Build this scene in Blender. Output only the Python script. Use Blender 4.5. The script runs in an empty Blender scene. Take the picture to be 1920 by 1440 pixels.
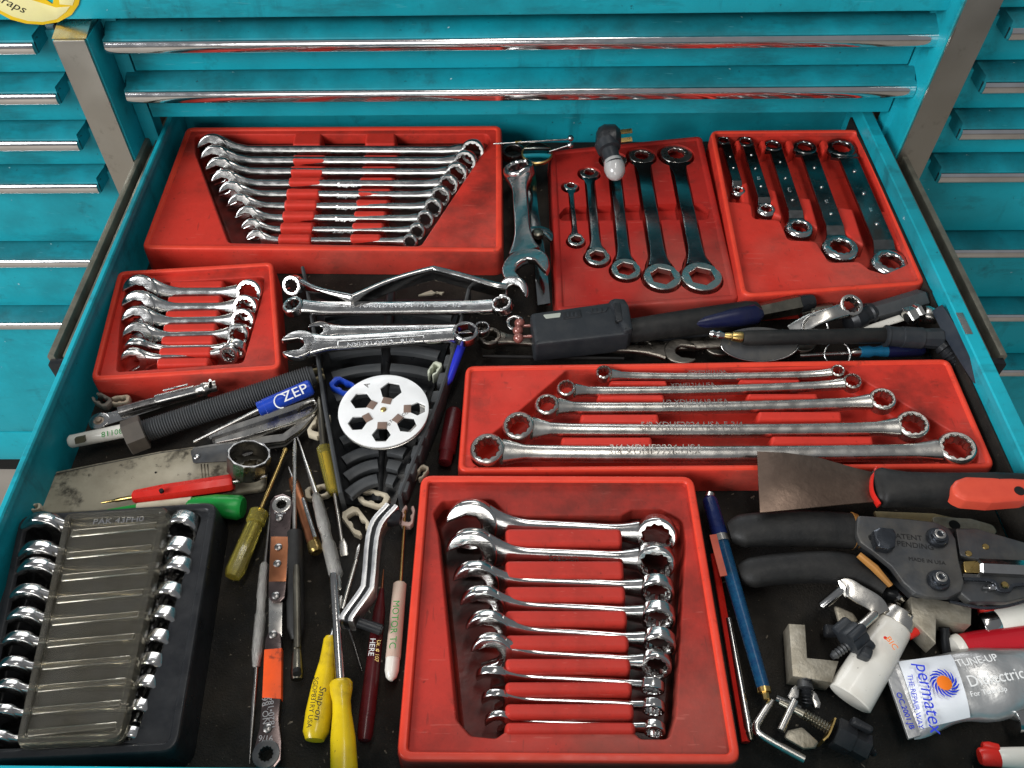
import bpy, bmesh, math, random
from mathutils import Vector, Matrix
random.seed(7)
scene = bpy.context.scene
COL = scene.collection
R_ = math.radians

# ---------------------------------------------------------------- camera
CAM_H = 0.54
_f, _px, _py = 1582.9, 902.1, 725.6
AX = Vector((0.99975034, 0.00016283, -0.02234362))      # world X seen in camera axes (right, down, forward)
AY = Vector((0.0141652, -0.77796901, 0.62814295))
AZ = Vector((-0.01728036, -0.62830263, -0.77777709))
AX.normalize(); AY.normalize(); AZ = Vector((AX.y*AY.z-AX.z*AY.y, AX.z*AY.x-AX.x*AY.z, AX.x*AY.y-AX.y*AY.x))
if AZ.y > 0: AZ = -AZ
cam_d = bpy.data.cameras.new("camera"); cam = bpy.data.objects.new("camera", cam_d); COL.objects.link(cam)
cam.matrix_world = Matrix(((AX.x, -AX.y, -AX.z, 0), (AY.x, -AY.y, -AY.z, 0), (AZ.x, -AZ.y, -AZ.z, CAM_H), (0, 0, 0, 1)))
cam_d.sensor_width = 36; cam_d.lens = _f/1920*36
cam_d.shift_x = (960-_px)/1920; cam_d.shift_y = (_py-720)/1920
cam_d.clip_start = 0.01; cam_d.clip_end = 50
scene.camera = cam

# ---------------------------------------------------------------- world and lamps (a garage: soft room light, an open door, ceiling lamps)
w = bpy.data.worlds.new("World"); scene.world = w; w.use_nodes = True
bgn = w.node_tree.nodes['Background']; bgn.inputs[0].default_value = (0.80, 0.84, 0.90, 1); bgn.inputs[1].default_value = 0.23
def area(name, loc, target, sx, sy, power, col):
    l = bpy.data.lights.new(name, 'AREA'); l.shape = 'RECTANGLE'; l.size = sx; l.size_y = sy; l.energy = power; l.color = col
    o = bpy.data.objects.new(name, l); COL.objects.link(o); o.location = loc
    o.rotation_euler = (Vector(target)-Vector(loc)).to_track_quat('-Z', 'Y').to_euler()
    return o
area("door_daylight", (-2.5, -1.3, 1.7), (0, .4, 0), 1.6, 1.5, 120, (.96, .98, 1))
area("ceiling_lamp", (.15, .35, 2.4), (0, .4, 0), 1.7, .30, 16, (1, .97, .92))
area("rear_window", (-.4, 2.9, 1.55), (0, .4, .05), 2.4, .9, 34, (.97, .98, 1))
area("far_doorway", (-.8, -4.0, 1.25), (0, .4, 0), 1.7, 1.9, 40, (1, .98, .95))
scene.view_settings.view_transform = 'Standard'; scene.view_settings.look = 'None'
scene.view_settings.exposure = 0; scene.view_settings.gamma = 1
scene.render.engine = 'CYCLES'

# ---------------------------------------------------------------- pixel -> place helpers (points on real horizontal or vertical planes)
FL = 0.022                                    # top of the drawer liner
def ray(x, y):
    c = Vector(((x-_px)/_f, (y-_py)/_f, 1)); return Vector((c.dot(AX), c.dot(AY), c.dot(AZ)))
def P(x, y, z=FL):
    r = ray(x, y); t = (z-CAM_H)/r.z; return Vector((r.x*t, r.y*t, z))
def V(x, y, yy):
    r = ray(x, y); t = yy/r.y; return Vector((r.x*t, yy, r.z*t+CAM_H))
def U(x, y, z=FL): return (z-CAM_H)/ray(x, y).z/_f      # metres per pixel there

# ---------------------------------------------------------------- materials
MATS = {}
def mat(name, col=None, rough=.5, metal=0., col2=None, nscale=30, namt=.5, rvar=.1, bump=0., bscale=200, coat=0., trans=0., ior=1.45, thr=.5, obj=True, scratch=False, soft=.18, grime=None, specks=None):
    if name in MATS: return MATS[name]
    m = bpy.data.materials.new(name); m.use_nodes = True; MATS[name] = m
    nt = m.node_tree; N = nt.nodes; L = nt.links; b = N['Principled BSDF']
    tc = N.new('ShaderNodeTexCoord')
    b.inputs['Roughness'].default_value = rough; b.inputs['Metallic'].default_value = metal
    b.inputs['Base Color'].default_value = (*col, 1)
    if coat: b.inputs['Coat Weight'].default_value = coat; b.inputs['Coat Roughness'].default_value = .12
    if trans: b.inputs['Transmission Weight'].default_value = trans; b.inputs['IOR'].default_value = ior
    src = tc.outputs['Object']
    if col2 is not None:
        n = N.new('ShaderNodeTexNoise'); n.inputs['Scale'].default_value = nscale; n.inputs['Detail'].default_value = 8; n.inputs['Roughness'].default_value = .62
        L.new(src, n.inputs['Vector'])
        r = N.new('ShaderNodeMapRange'); r.inputs[1].default_value = thr-soft; r.inputs[2].default_value = thr+soft; r.inputs[3].default_value = 0; r.inputs[4].default_value = namt
        L.new(n.outputs['Fac'], r.inputs[0])
        mx = N.new('ShaderNodeMix'); mx.data_type = 'RGBA'; mx.inputs[6].default_value = (*col, 1); mx.inputs[7].default_value = (*col2, 1)
        L.new(r.outputs[0], mx.inputs[0]); L.new(mx.outputs[2], b.inputs['Base Color'])
    def layer(scale, lo, hi, amt, colr, det=9, sx=None):
        n = N.new('ShaderNodeTexNoise'); n.inputs['Scale'].default_value = scale; n.inputs['Detail'].default_value = det; n.inputs['Roughness'].default_value = .68
        if sx:
            mp = N.new('ShaderNodeMapping'); mp.inputs['Scale'].default_value = sx; L.new(src, mp.inputs[0]); L.new(mp.outputs[0], n.inputs['Vector'])
        else: L.new(src, n.inputs['Vector'])
        r = N.new('ShaderNodeMapRange'); r.inputs[1].default_value = lo; r.inputs[2].default_value = hi; r.inputs[3].default_value = 0; r.inputs[4].default_value = amt
        L.new(n.outputs['Fac'], r.inputs[0]); mx = N.new('ShaderNodeMix'); mx.data_type = 'RGBA'; mx.inputs[7].default_value = (*colr, 1)
        prev = b.inputs['Base Color'].links
        if prev: L.new(prev[0].from_socket, mx.inputs[6])
        else: mx.inputs[6].default_value = (*col, 1)
        L.new(r.outputs[0], mx.inputs[0]); L.new(mx.outputs[2], b.inputs['Base Color'])
    for gq in (grime or []): layer(*gq)
    if rvar:
        n2 = N.new('ShaderNodeTexNoise'); n2.inputs['Scale'].default_value = nscale*2.3+5; n2.inputs['Detail'].default_value = 6; L.new(src, n2.inputs['Vector'])
        r2 = N.new('ShaderNodeMapRange'); r2.inputs[1].default_value = .3; r2.inputs[2].default_value = .7
        r2.inputs[3].default_value = max(.02, rough-rvar); r2.inputs[4].default_value = min(1, rough+rvar)
        L.new(n2.outputs['Fac'], r2.inputs[0]); L.new(r2.outputs[0], b.inputs['Roughness'])
    if not metal and not trans and name != 'painted_disc': b.inputs['Specular IOR Level'].default_value = .20 if name.startswith('red_plastic') else .30
    if bump:
        n3 = N.new('ShaderNodeTexNoise'); n3.inputs['Scale'].default_value = bscale; n3.inputs['Detail'].default_value = 4; L.new(src, n3.inputs['Vector'])
        if scratch:
            mp = N.new('ShaderNodeMapping'); mp.inputs['Scale'].default_value = (.06, 1, 1); L.new(src, mp.inputs[0]); L.new(mp.outputs[0], n3.inputs['Vector'])
        bp = N.new('ShaderNodeBump'); bp.inputs['Strength'].default_value = bump; bp.inputs['Distance'].default_value = .001
        L.new(n3.outputs['Fac'], bp.inputs['Height']); L.new(bp.outputs[0], b.inputs['Normal'])
    return m
TEAL = mat('teal_paint', (.010, .39, .48), .42, 0, (.008, .16, .19), 7, .5, .10, .12, 60, thr=.62, grime=[(5, .48, .72, .55, (.010, .09, .105)), (34, .60, .74, .55, (.012, .075, .085)), (150, .685, .72, .7, (.012, .03, .034), 4), (95, .735, .755, .8, (.55, .70, .70), 3), (30, .56, .70, .50, (.012, .06, .065), 8, (.25, 1, 1)), (26, .58, .70, .45, (.010, .05, .055), 8, (1, 1, .2)), (420, .69, .72, .22, (.16, .50, .54), 2, (.10, 1, 1))])
TEALD = mat('teal_lip_paint', (.006, .33, .41), .45, 0, (.012, .11, .13), 12, .7, .12, .15, 60, thr=.5, grime=[(9, .42, .66, .62, (.010, .075, .085)), (34, .60, .74, .55, (.012, .075, .085)), (150, .685, .72, .7, (.012, .03, .034), 4), (95, .735, .755, .8, (.55, .70, .70), 3), (30, .56, .70, .50, (.012, .06, .065), 8, (.25, 1, 1)), (26, .58, .70, .45, (.010, .05, .055), 8, (1, 1, .2)), (420, .69, .72, .22, (.16, .50, .54), 2, (.10, 1, 1))])
RED = mat('red_plastic', (.60, .038, .024), .46, 0, (.30, .028, .018), 22, .65, .10, .25, 160, thr=.60, grime=[(11, .53, .72, .60, (.035, .016, .012)), (75, .60, .74, .62, (.05, .018, .012)), (240, .66, .72, .55, (.02, .012, .010), 4), (420, .73, .77, .5, (.75, .35, .28), 3), (420, .67, .70, .22, (.66, .18, .14), 2, (.10, 1, 1)), (330, .67, .71, .35, (.10, .02, .015), 2, (1, .12, 1)), (4, .50, .66, .22, (.62, .20, .15), 4)])
REDG = mat('red_plastic_grimy', (.50, .034, .023), .50, 0, (.20, .026, .018), 16, .75, .10, .25, 160, thr=.53, grime=[(11, .47, .68, .68, (.035, .016, .012)), (75, .60, .74, .62, (.05, .018, .012)), (240, .66, .72, .55, (.02, .012, .010), 4), (420, .73, .77, .5, (.75, .35, .28), 3), (420, .67, .70, .22, (.66, .18, .14), 2, (.10, 1, 1)), (330, .67, .71, .35, (.10, .02, .015), 2, (1, .12, 1)), (4, .50, .66, .22, (.62, .20, .15), 4)])
REDD = mat('red_plastic_dull', (.42, .022, .016), .46, 0, (.14, .014, .012), 18, .6, .10, .25, 160, thr=.55, grime=[(11, .53, .72, .60, (.035, .016, .012)), (75, .60, .74, .62, (.05, .018, .012)), (240, .66, .72, .55, (.02, .012, .010), 4), (420, .73, .77, .5, (.75, .35, .28), 3), (420, .67, .70, .22, (.66, .18, .14), 2, (.10, 1, 1)), (330, .67, .71, .35, (.10, .02, .015), 2, (1, .12, 1)), (4, .50, .66, .22, (.62, .20, .15), 4)])
CHROME = mat('chrome', (.57, .56, .545), .18, 1, (.33, .31, .29), 60, .55, .08, .10, 500, thr=.58, scratch=True)
CHROMEB = mat('trim_chrome', (.86, .85, .85), .12, 1, (.55, .52, .50), 40, .5, .05, .04, 300, thr=.62)
SATIN = mat('satin_steel', (.66, .64, .60), .27, 1, (.36, .33, .29), 55, .6, .08, .035, 500, thr=.52)
STEELD = mat('dark_steel', (.30, .29, .28), .30, 1, (.12, .11, .10), 60, .7, .10, .15, 400, thr=.5)
GREASY = mat('greasy_steel', (.34, .32, .26), .33, 1, (.08, .07, .055), 30, .8, .12, .07, 200, thr=.45)
RAILM = mat('greasy_rail', (.24, .23, .18), .42, .35, (.05, .045, .035), 24, .8, .12, .3, 200, thr=.5, grime=[(60, .60, .72, .8, (.02, .018, .014))])
RIMW = mat('worn_rim_red', (.76, .062, .030), .38, 0, (.60, .040, .022), 40, .7, .1, .15, 160, grime=[(70, .60, .72, .7, (.06, .018, .012))])
GREASE_SHADE = mat('grease_shade_red', (.20, .016, .010), .40, 0, (.012, .008, .006), 18, .95, .12, .3, 160, thr=.47, soft=.12)  # cavity grease, also darkened to stand for the shadow in the recess
POST = mat('brushed_post', (.50, .475, .42), .33, 1, (.36, .34, .31), 6, .5, .06, .08, 800, thr=.5, grime=[(40, .60, .72, .5, (.16, .14, .11)), (200, .68, .71, .5, (.20, .18, .14), 2, (1, 1, .08))])
BLACKP = mat('black_plastic', (.014, .015, .017), .34, 0, (.05, .05, .05), 40, .5, .10, .15, 300, thr=.6)
BLACKR = mat('black_rubber', (.009, .009, .009), .55, 0, (.035, .032, .028), 50, .55, .1, .2, 400, thr=.58)
BLACKM = mat('black_moulding', (.050, .053, .056), .50, 0, (.085, .085, .082), 50, .6, .1, .2, 300, thr=.55)
LINER = mat('foam_liner', (.0075, .0070, .0060), .85, 0, (.034, .027, .019), 26, .8, .15, .8, 900, thr=.56, grime=[(300, .66, .72, .6, (.05, .042, .03), 3), (700, .72, .76, .8, (.18, .16, .12), 2)])
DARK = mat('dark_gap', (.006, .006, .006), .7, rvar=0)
WHITEP = mat('white_plastic', (.72, .69, .62), .33, 0, (.50, .45, .36), 40, .6, .08, 0, thr=.6, coat=.3, grime=[(45, .60, .74, .5, (.20, .17, .12)), (260, .69, .72, .5, (.12, .10, .08), 3)])
IVORY = mat('ivory_plastic', (.60, .53, .40), .36, 0, (.32, .25, .15), 70, .6, .08, 0, thr=.58)
YELLOW = mat('yellow_handle', (.72, .50, .008), .30, 0, (.28, .18, .02), 45, .7, .08, 0, thr=.66, coat=.3, grime=[(60, .60, .72, .55, (.10, .07, .01)), (300, .68, .72, .5, (.06, .04, .01), 3)])
YCLEAR = mat('yellow_acetate', (.62, .52, .10), .12, 0, rvar=0, trans=.8, ior=1.47)
ACET = mat('smoked_cover', (.66, .63, .54), .11, 0, (.46, .39, .25), 30, .6, .06, .2, 200, trans=.94, ior=1.33, thr=.57)
GLASS = mat('lamp_glass', (.93, .92, .90), .06, 0, rvar=0, trans=.75, ior=1.45)
BLUE = mat('blue_plastic', (.012, .055, .42), .32, 0, (.01, .02, .12), 60, .5, .08, 0, thr=.62)
NAVY = mat('navy_plastic', (.007, .009, .040), .32, 0, (.02, .02, .03), 60, .5, .08, 0, thr=.6)
BLUET = mat('clear_blue', (.02, .22, .42), .14, 0, rvar=0, trans=.5)
GREEN = mat('green_plastic', (.012, .27, .045), .30, 0, (.01, .08, .02), 50, .5, .08, 0, thr=.66)
ORANGE = mat('orange_paint', (.78, .085, .012), .45, 0, (.38, .05, .01), 60, .6, .08, .1, 300, thr=.6, grime=[(90, .58, .66, .7, (.10, .02, .01))])
REDS = mat('bright_red', (.62, .022, .014), .30, 0, (.26, .01, .01), 60, .5, .08, 0, thr=.66)
MAROON = mat('maroon_plastic', (.085, .008, .010), .30, 0, (.03, .004, .005), 60, .6, .08, 0, thr=.55)
BRASS = mat('brass', (.62, .44, .16), .30, 1, (.30, .20, .08), 60, .6, .08, 0, thr=.55)
COPPER = mat('copper_brown', (.42, .17, .08), .38, 1, (.16, .06, .035), 50, .7, .08, 0, thr=.5)
ZINC = mat('cast_zinc', (.46, .42, .34), .50, .7, (.18, .15, .10), 70, .8, .1, .3, 500, thr=.52)
GREYP = mat('charcoal_plastic', (.020, .023, .027), .42, 0, (.055, .055, .055), 60, .5, .1, .15, 400, thr=.6)
GUN = mat('parkerized_steel', (.075, .078, .082), .42, .6, (.14, .125, .10), 60, .6, .1, .09, 500, thr=.58)
VINYL = mat('stained_vinyl', (.40, .36, .27), .40, 0, (.17, .145, .10), 16, .8, .1, .2, 200, thr=.52, soft=.12, grime=[(38, .545, .64, .85, (.035, .03, .022)), (150, .64, .69, .7, (.05, .04, .03), 4)])
DISC = mat('painted_disc', (.86, .86, .85), .32, 0, (.62, .61, .58), 40, .5, .08, 0, thr=.62, coat=.4)
FOIL = mat('tube_foil', (.58, .585, .58), .36, .75, (.40, .39, .38), 35, .6, .08, .8, 75, thr=.5)
WHITE = mat('white_ink', (.82, .82, .80), .5, rvar=0)
INKB = mat('blue_ink', (.01, .035, .55), .45, rvar=0)
INKO = mat('orange_ink', (.85, .19, .01), .45, rvar=0)
INKK = mat('black_ink', (.012, .012, .012), .5, rvar=0)
INKG = mat('green_ink', (.02, .22, .04), .5, rvar=0)
STAMP = mat('stamped_dark', (.16, .15, .14), .40, .8, rvar=0)
RAILC = mat('rail_chrome', (.88, .87, .86), .38, 1, (.6, .58, .56), 40, .5)
STAMP2 = mat('stamped_satin', (.50, .48, .44), .22, 1, rvar=0)
STAMPL = mat('stamped_bright', (.90, .89, .88), .25, 1, rvar=0)
STKY = mat('yellow_sticker', (.85, .55, .01), .40, rvar=0, coat=.3)
STKP = mat('pale_sticker', (.86, .78, .36), .40, 0, (.62, .56, .36), 30, .5, .05, 0, thr=.62)
CONC = mat('concrete', (.36, .32, .27), .8, 0, (.24, .21, .18), 3, .8, .1, .4, 40)

# ---------------------------------------------------------------- object helpers
ALL = []
def link(name, data): 
    o = bpy.data.objects.new(name, data); COL.objects.link(o); return o
def tag(o, label=None, cat=None, group=None, kind=None):
    for k, v in (('label', label), ('category', cat), ('group', group), ('kind', kind)):
        if v: o[k] = v
    return o
def thing(name, label, cat, loc, group=None):
    o = link(name, None); o.location = loc; o.empty_display_size = .01
    o['_w'] = list(loc); return tag(o, label, cat, group)
def finish(bm, me_name, m, parent, smooth=35):
    me = bpy.data.meshes.new(me_name)
    off = Vector((0, 0, 0)); p = parent
    while p is not None: off += Vector(p['_w']) if '_w' in p else Vector((0, 0, 0)); p = p.parent
    return me, off
def absloc(p):
    v = Vector((0, 0, 0))
    while p is not None: v += Vector(p.location); p = p.parent
    return v
def obj(name, bm, m, parent=None, smooth=38, label=None, wn=False, origin=None, kind=None):
    """one mesh object from a bmesh in world coordinates, with its origin in its own middle"""
    bmesh.ops.recalc_face_normals(bm, faces=bm.faces)
    vs = [v.co for v in bm.verts]
    if origin is None:
        lo = [min(v[i] for v in vs) for i in range(3)]; hi = [max(v[i] for v in vs) for i in range(3)]
        origin = Vector(((lo[0]+hi[0])/2, (lo[1]+hi[1])/2, lo[2]))
    for v in bm.verts: v.co -= origin
    me = bpy.data.meshes.new(name); bm.to_mesh(me); bm.free()
    if isinstance(m, (list, tuple)):
        for x in m: me.materials.append(x)
    else: me.materials.append(m)
    if smooth:
        me.polygons.foreach_set('use_smooth', [True]*len(me.polygons)); me.set_sharp_from_angle(angle=R_(smooth))
    o = link(name, me); o.location = origin - absloc(parent)
    if parent is not None: o.parent = parent
    if label: o['label'] = label
    if kind: o['kind'] = kind
    if wn:
        md = o.modifiers.new('wn', 'WEIGHTED_NORMAL'); md.keep_sharp = True
    return o
def solo(name, label, cat, bm, m, group=None, **k):
    return tag(obj(name, bm, m, None, **k), label, cat, group)
BM = bmesh.new

# ---------------------------------------------------------------- 2D polygon helpers
def sarea(p): return sum(p[i][0]*p[(i+1) % len(p)][1]-p[(i+1) % len(p)][0]*p[i][1] for i in range(len(p)))/2
def ccw(p): p = [(q[0], q[1]) for q in p]; return p if sarea(p) > 0 else p[::-1]
def offset(p, d):
    """move a ccw polygon's outline inwards by d"""
    n = len(p); out = []
    for i in range(n):
        a, b, c = Vector(p[i-1]), Vector(p[i]), Vector(p[(i+1) % n])
        e1 = (b-a); e2 = (c-b)
        if e1.length < 1e-9: e1 = e2
        if e2.length < 1e-9: e2 = e1
        e1 = e1.normalized(); e2 = e2.normalized()
        n1 = Vector((-e1.y, e1.x)); n2 = Vector((-e2.y, e2.x)); s = n1+n2
        if s.length < 1e-6: s = n1
        s.normalize(); k = 1/max(.35, s.dot(n1))
        q = b+s*d*k; out.append((q.x, q.y))
    return out
def fillet(p, r, n=4):
    out = []; N = len(p)
    for i in range(N):
        a, b, c = Vector(p[i-1]), Vector(p[i]), Vector(p[(i+1) % N])
        u = (a-b); v = (c-b); lu, lv = u.length, v.length; u.normalize(); v.normalize()
        ang = math.acos(max(-1, min(1, u.dot(v)))); 
        if ang > R_(176): 
            out += [tuple(b)]*(n+1) if False else [tuple(b+u*1e-5*(n-2*j)/n if j < n/2 else b+v*1e-5*(2*j-n)/n) for j in range(n+1)]
            continue
        rr = r[i] if isinstance(r, (list, tuple)) else r
        t = min(rr/math.tan(ang/2), lu*.45, lv*.45); 
        s = b+u*t; e = b+v*t
        for j in range(n+1):
            k = j/n; q = s*(1-k)**2+b*2*k*(1-k)+e*k*k; out.append((q.x, q.y))
    return out
def circ(r, n=32, cx=0, cy=0, a0=0): return [(cx+r*math.cos(a0+2*math.pi*i/n), cy+r*math.sin(a0+2*math.pi*i/n)) for i in range(n)]
def star(r, pts, cx=0, cy=0, a0=0, inner=.87):
    if pts == 6: return circ(r*1.06, 6, cx, cy, a0)
    out = []
    for i in range(pts*2):
        q = r if i % 2 == 0 else r*inner
        a = a0+math.pi*i/pts; out.append((cx+q*math.cos(a), cy+q*math.sin(a)))
    return out
def loops(bm, rows, closed=True):
    vr = [[bm.verts.new(c) for c in r] for r in rows]; n = len(vr[0])
    for a, b in zip(vr, vr[1:]):
        for i in range(n if closed else n-1):
            j = (i+1) % n
            try: bm.faces.new((a[i], a[j], b[j], b[i]))
            except ValueError: pass
    return vr
def ringedges(bm, vs):
    out = []
    for i in range(len(vs)):
        e = bm.edges.get((vs[i], vs[(i+1) % len(vs)])) or bm.edges.new((vs[i], vs[(i+1) % len(vs)])); out.append(e)
    return out
I4 = Matrix.Identity(4)
def inside(x, y, ring):
    c = False; n = len(ring)
    for i in range(n):
        x1, y1 = ring[i]; x2, y2 = ring[(i+1) % n]
        if (y1 > y) != (y2 > y) and x < (x2-x1)*(y-y1)/(y2-y1)+x1: c = not c
    return c
def fillrings(bm, rings):
    """cap a plane outline with holes"""
    from mathutils.geometry import delaunay_2d_cdt
    r0 = [v.co for v in rings[0]]; n = Vector((0, 0, 0)); N = len(r0)
    for i in range(N): n += (r0[i]-r0[0]).cross(r0[(i+1) % N]-r0[0])
    n.normalize(); x = (Vector((1, 0, 0)) if abs(n.x) < .8 else Vector((0, 1, 0))); x = (x-n*x.dot(n)).normalized(); y = n.cross(x); o = r0[0]
    S = 100.; allv = [v for r in rings for v in r]; co = [Vector(((v.co-o).dot(x)*S, (v.co-o).dot(y)*S)) for v in allv]
    es = []; k = 0; rc = []
    for r in rings:
        m = len(r); es += [(k+i, k+(i+1) % m) for i in range(m)]; rc.append([tuple(co[k+i]) for i in range(m)]); k += m
    vo, eo, fo, ov, oe, of = delaunay_2d_cdt(co, es, [], 0, 1e-6)
    vm = []
    for i, q in enumerate(vo):
        vm.append(allv[ov[i][0]] if ov[i] else bm.verts.new(o+x*q.x/S+y*q.y/S))
    for f in fo:
        cx = sum(vo[i].x for i in f)/len(f); cy = sum(vo[i].y for i in f)/len(f)
        if sum(inside(cx, cy, r) for r in rc) % 2:
            t = [vm[i] for i in f]
            if len(set(t)) == len(t):
                try: bm.faces.new(t)
                except ValueError: pass
def prism(bm, outer, holes=(), prof=None, M=I4, hs=.5, z0=0, z1=1, bev=.0005):
    """outline with holes, raised through prof = [(inset, z), ...]"""
    if prof is None: prof = [(bev, z0), (bev*.3, z0+bev*.3), (0, z0+bev), (0, z1-bev), (bev*.3, z1-bev*.3), (bev, z1)]
    outer = ccw(outer); first = []; last = []
    for k, poly in enumerate([outer]+[ccw(h) for h in holes]):
        rows = []
        for ins, z in prof:
            q = offset(poly, ins if k == 0 else -ins*hs); rows.append([M @ Vector((x, y, z)) for x, y in q])
        vr = loops(bm, rows); first.append(vr[0]); last.append(vr[-1])
    fillrings(bm, first); fillrings(bm, last)
    return bm
def frame(x, n, o):
    """matrix with x axis x, z axis close to n, origin o"""
    x = Vector(x).normalized(); z = Vector(n); z = (z-x*z.dot(x)).normalized(); y = z.cross(x)
    return Matrix(((x.x, y.x, z.x, o[0]), (x.y, y.y, z.y, o[1]), (x.z, y.z, z.z, o[2]), (0, 0, 0, 1)))
def lathe(bm, a, b, prof, seg=24, cap=True, flat=1., up=(0, 0, 1)):
    a, b = Vector(a), Vector(b); d = b-a; n = Vector(up)
    if abs(d.normalized().dot(n)) > .95: n = Vector((0, 1, 0))
    M = frame(d, n, a); L = d.length
    rows = [[M @ Vector((t*L, r*math.sin(2*math.pi*i/seg), r*flat*math.cos(2*math.pi*i/seg))) for i in range(seg)] for t, r in prof]
    vr = loops(bm, rows)
    if cap:
        for r in (vr[0], vr[-1]):
            try: bm.faces.new(r)
            except ValueError: pass
    return bm
def rod(bm, a, b, prof, seg=24, **k):
    """a, b = (pixel x, pixel y, height); radii in pixels of the photograph at that place"""
    u = (U(*a)+U(*b))/2
    if not isinstance(prof, (list, tuple)): prof = [(0, prof*.85), (.0, prof*.85), (.01, prof), (.99, prof), (1, prof*.85)]
    return lathe(bm, P(*a), P(*b), [(t, r*u) for t, r in prof], seg, **k)
def sweep(bm, pts, secs, up=(0, 0, 1), seg=16, e=2.6, cap=True):
    """pts: world points; secs: (half width, half height) per point; superellipse section"""
    pts = [Vector(p) for p in pts]; rows = []
    for i, p in enumerate(pts):
        d = (pts[min(i+1, len(pts)-1)]-pts[max(i-1, 0)]).normalized(); u_ = up[i] if isinstance(up, list) else up
        M = frame(d, u_, p); w, h = secs[i][:2]; row = []
        for k in range(seg):
            a = 2*math.pi*k/seg; c, s = math.cos(a), math.sin(a)
            row.append(M @ Vector((0, w*math.copysign(abs(c)**(2/e), c), h*math.copysign(abs(s)**(2/e), s))))
        rows.append(row)
    vr = loops(bm, rows)
    if cap:
        for r in (vr[0], vr[-1]): bm.faces.new(r)
    return bm
def curve(pts, n=6):
    """catmull-rom through points"""
    p = [Vector(q) for q in pts]; p = [p[0]*2-p[1]]+p+[p[-1]*2-p[-2]]; out = []
    for i in range(1, len(p)-2):
        for k in range(n):
            t = k/n; a, b, c, d = p[i-1:i+3]
            out.append(.5*((2*b)+(c-a)*t+(2*a-5*b+4*c-d)*t*t+(3*b-a-3*c+d)*t**3))
    return out+[p[-2]]
def lerpsecs(secs, n):
    out = []
    for i in range(n):
        t = i/(n-1)*(len(secs)-1); k = min(int(t), len(secs)-2); q = t-k
        out.append(tuple(secs[k][j]*(1-q)+secs[k+1][j]*q for j in range(2)))
    return out
def plate(bm, px, z, th, bev=.0005, holes=(), fil=0):
    """flat horizontal plate; outline given on its top plane z"""
    o = ccw([tuple(P(x, y, z)[:2]) for x, y in px])
    if fil: o = fillet(o, fil)
    hs = [[tuple(P(x, y, z)[:2]) for x, y in h] for h in holes]
    return prism(bm, o, hs, z0=z-th, z1=z, bev=bev)
def rbox(bm, lo, hi, bev=.001, M=I4):
    o = [(lo[0], lo[1]), (hi[0], lo[1]), (hi[0], hi[1]), (lo[0], hi[1])]
    return prism(bm, o, (), z0=lo[2], z1=hi[2], bev=bev, M=M)
def text(body, at, xdir, nrm, size, m, parent, name='lettering', depth=.00008, sx=1., align='CENTER', shear=0):
    c = bpy.data.curves.new(name, 'FONT'); c.body = body; c.size = size; c.align_x = align; c.align_y = 'CENTER'; c.extrude = depth; c.shear = shear; c.resolution_u = 3
    t = bpy.data.objects.new('tmp', c); COL.objects.link(t)
    me = bpy.data.meshes.new_from_object(t.evaluated_get(bpy.context.evaluated_depsgraph_get()))
    COL.objects.unlink(t); bpy.data.objects.remove(t); bpy.data.curves.remove(c)
    me.name = name; me.materials.clear(); me.materials.append(m)
    M = frame(xdir, nrm, at) @ Matrix.Diagonal((sx, 1, 1, 1))
    o0 = Vector(at)
    for v in me.vertices: v.co = (M @ v.co)-o0
    o = link(name, me); o.location = o0-absloc(parent)
    if parent is not None: o.parent = parent
    return o

ORD = ['first', 'second', 'third', 'fourth', 'fifth', 'sixth', 'seventh', 'eighth', 'ninth', 'tenth']
# ---------------------------------------------------------------- wrenches
def jaw_outline(R, w, ang, deep=.05):
    al = math.asin(min(.9, w/2/R)); pts = []
    n = 30
    for i in range(n+1):
        a = al+.13+(2*math.pi-2*al-.26)*i/n
        rr = R*(1+.07*math.cos(a)**2)*(1-.10*(math.cos(a) < 0)*abs(math.cos(a)))
        pts.append((rr*math.cos(a), rr*math.sin(a)))
    x0 = R*math.cos(al)*1.02; hw = w/2
    pts.append((x0*1.0, -hw*1.12)); pts.append((x0*.93, -hw))
    pts += [(deep*R, -hw), (deep*R-hw*.62, -hw*.55), (deep*R-hw*.75, 0), (deep*R-hw*.62, hw*.55), (deep*R, hw), (x0*.93, hw), (x0*1.0, hw*1.12)]
    c, s = math.cos(ang), math.sin(ang)
    return [(x*c-y*s, x*s+y*c) for x, y in pts]
def dome(T, k=1.):
    return [(.24*T*k, -T/2), (.13*T*k, -T*.47), (.05*T*k, -T*.39), (.01*T*k, -T*.26), (0, -T*.1), (0, T*.1), (.01*T*k, T*.26), (.05*T*k, T*.39), (.13*T*k, T*.47), (.24*T*k, T/2)]
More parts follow.
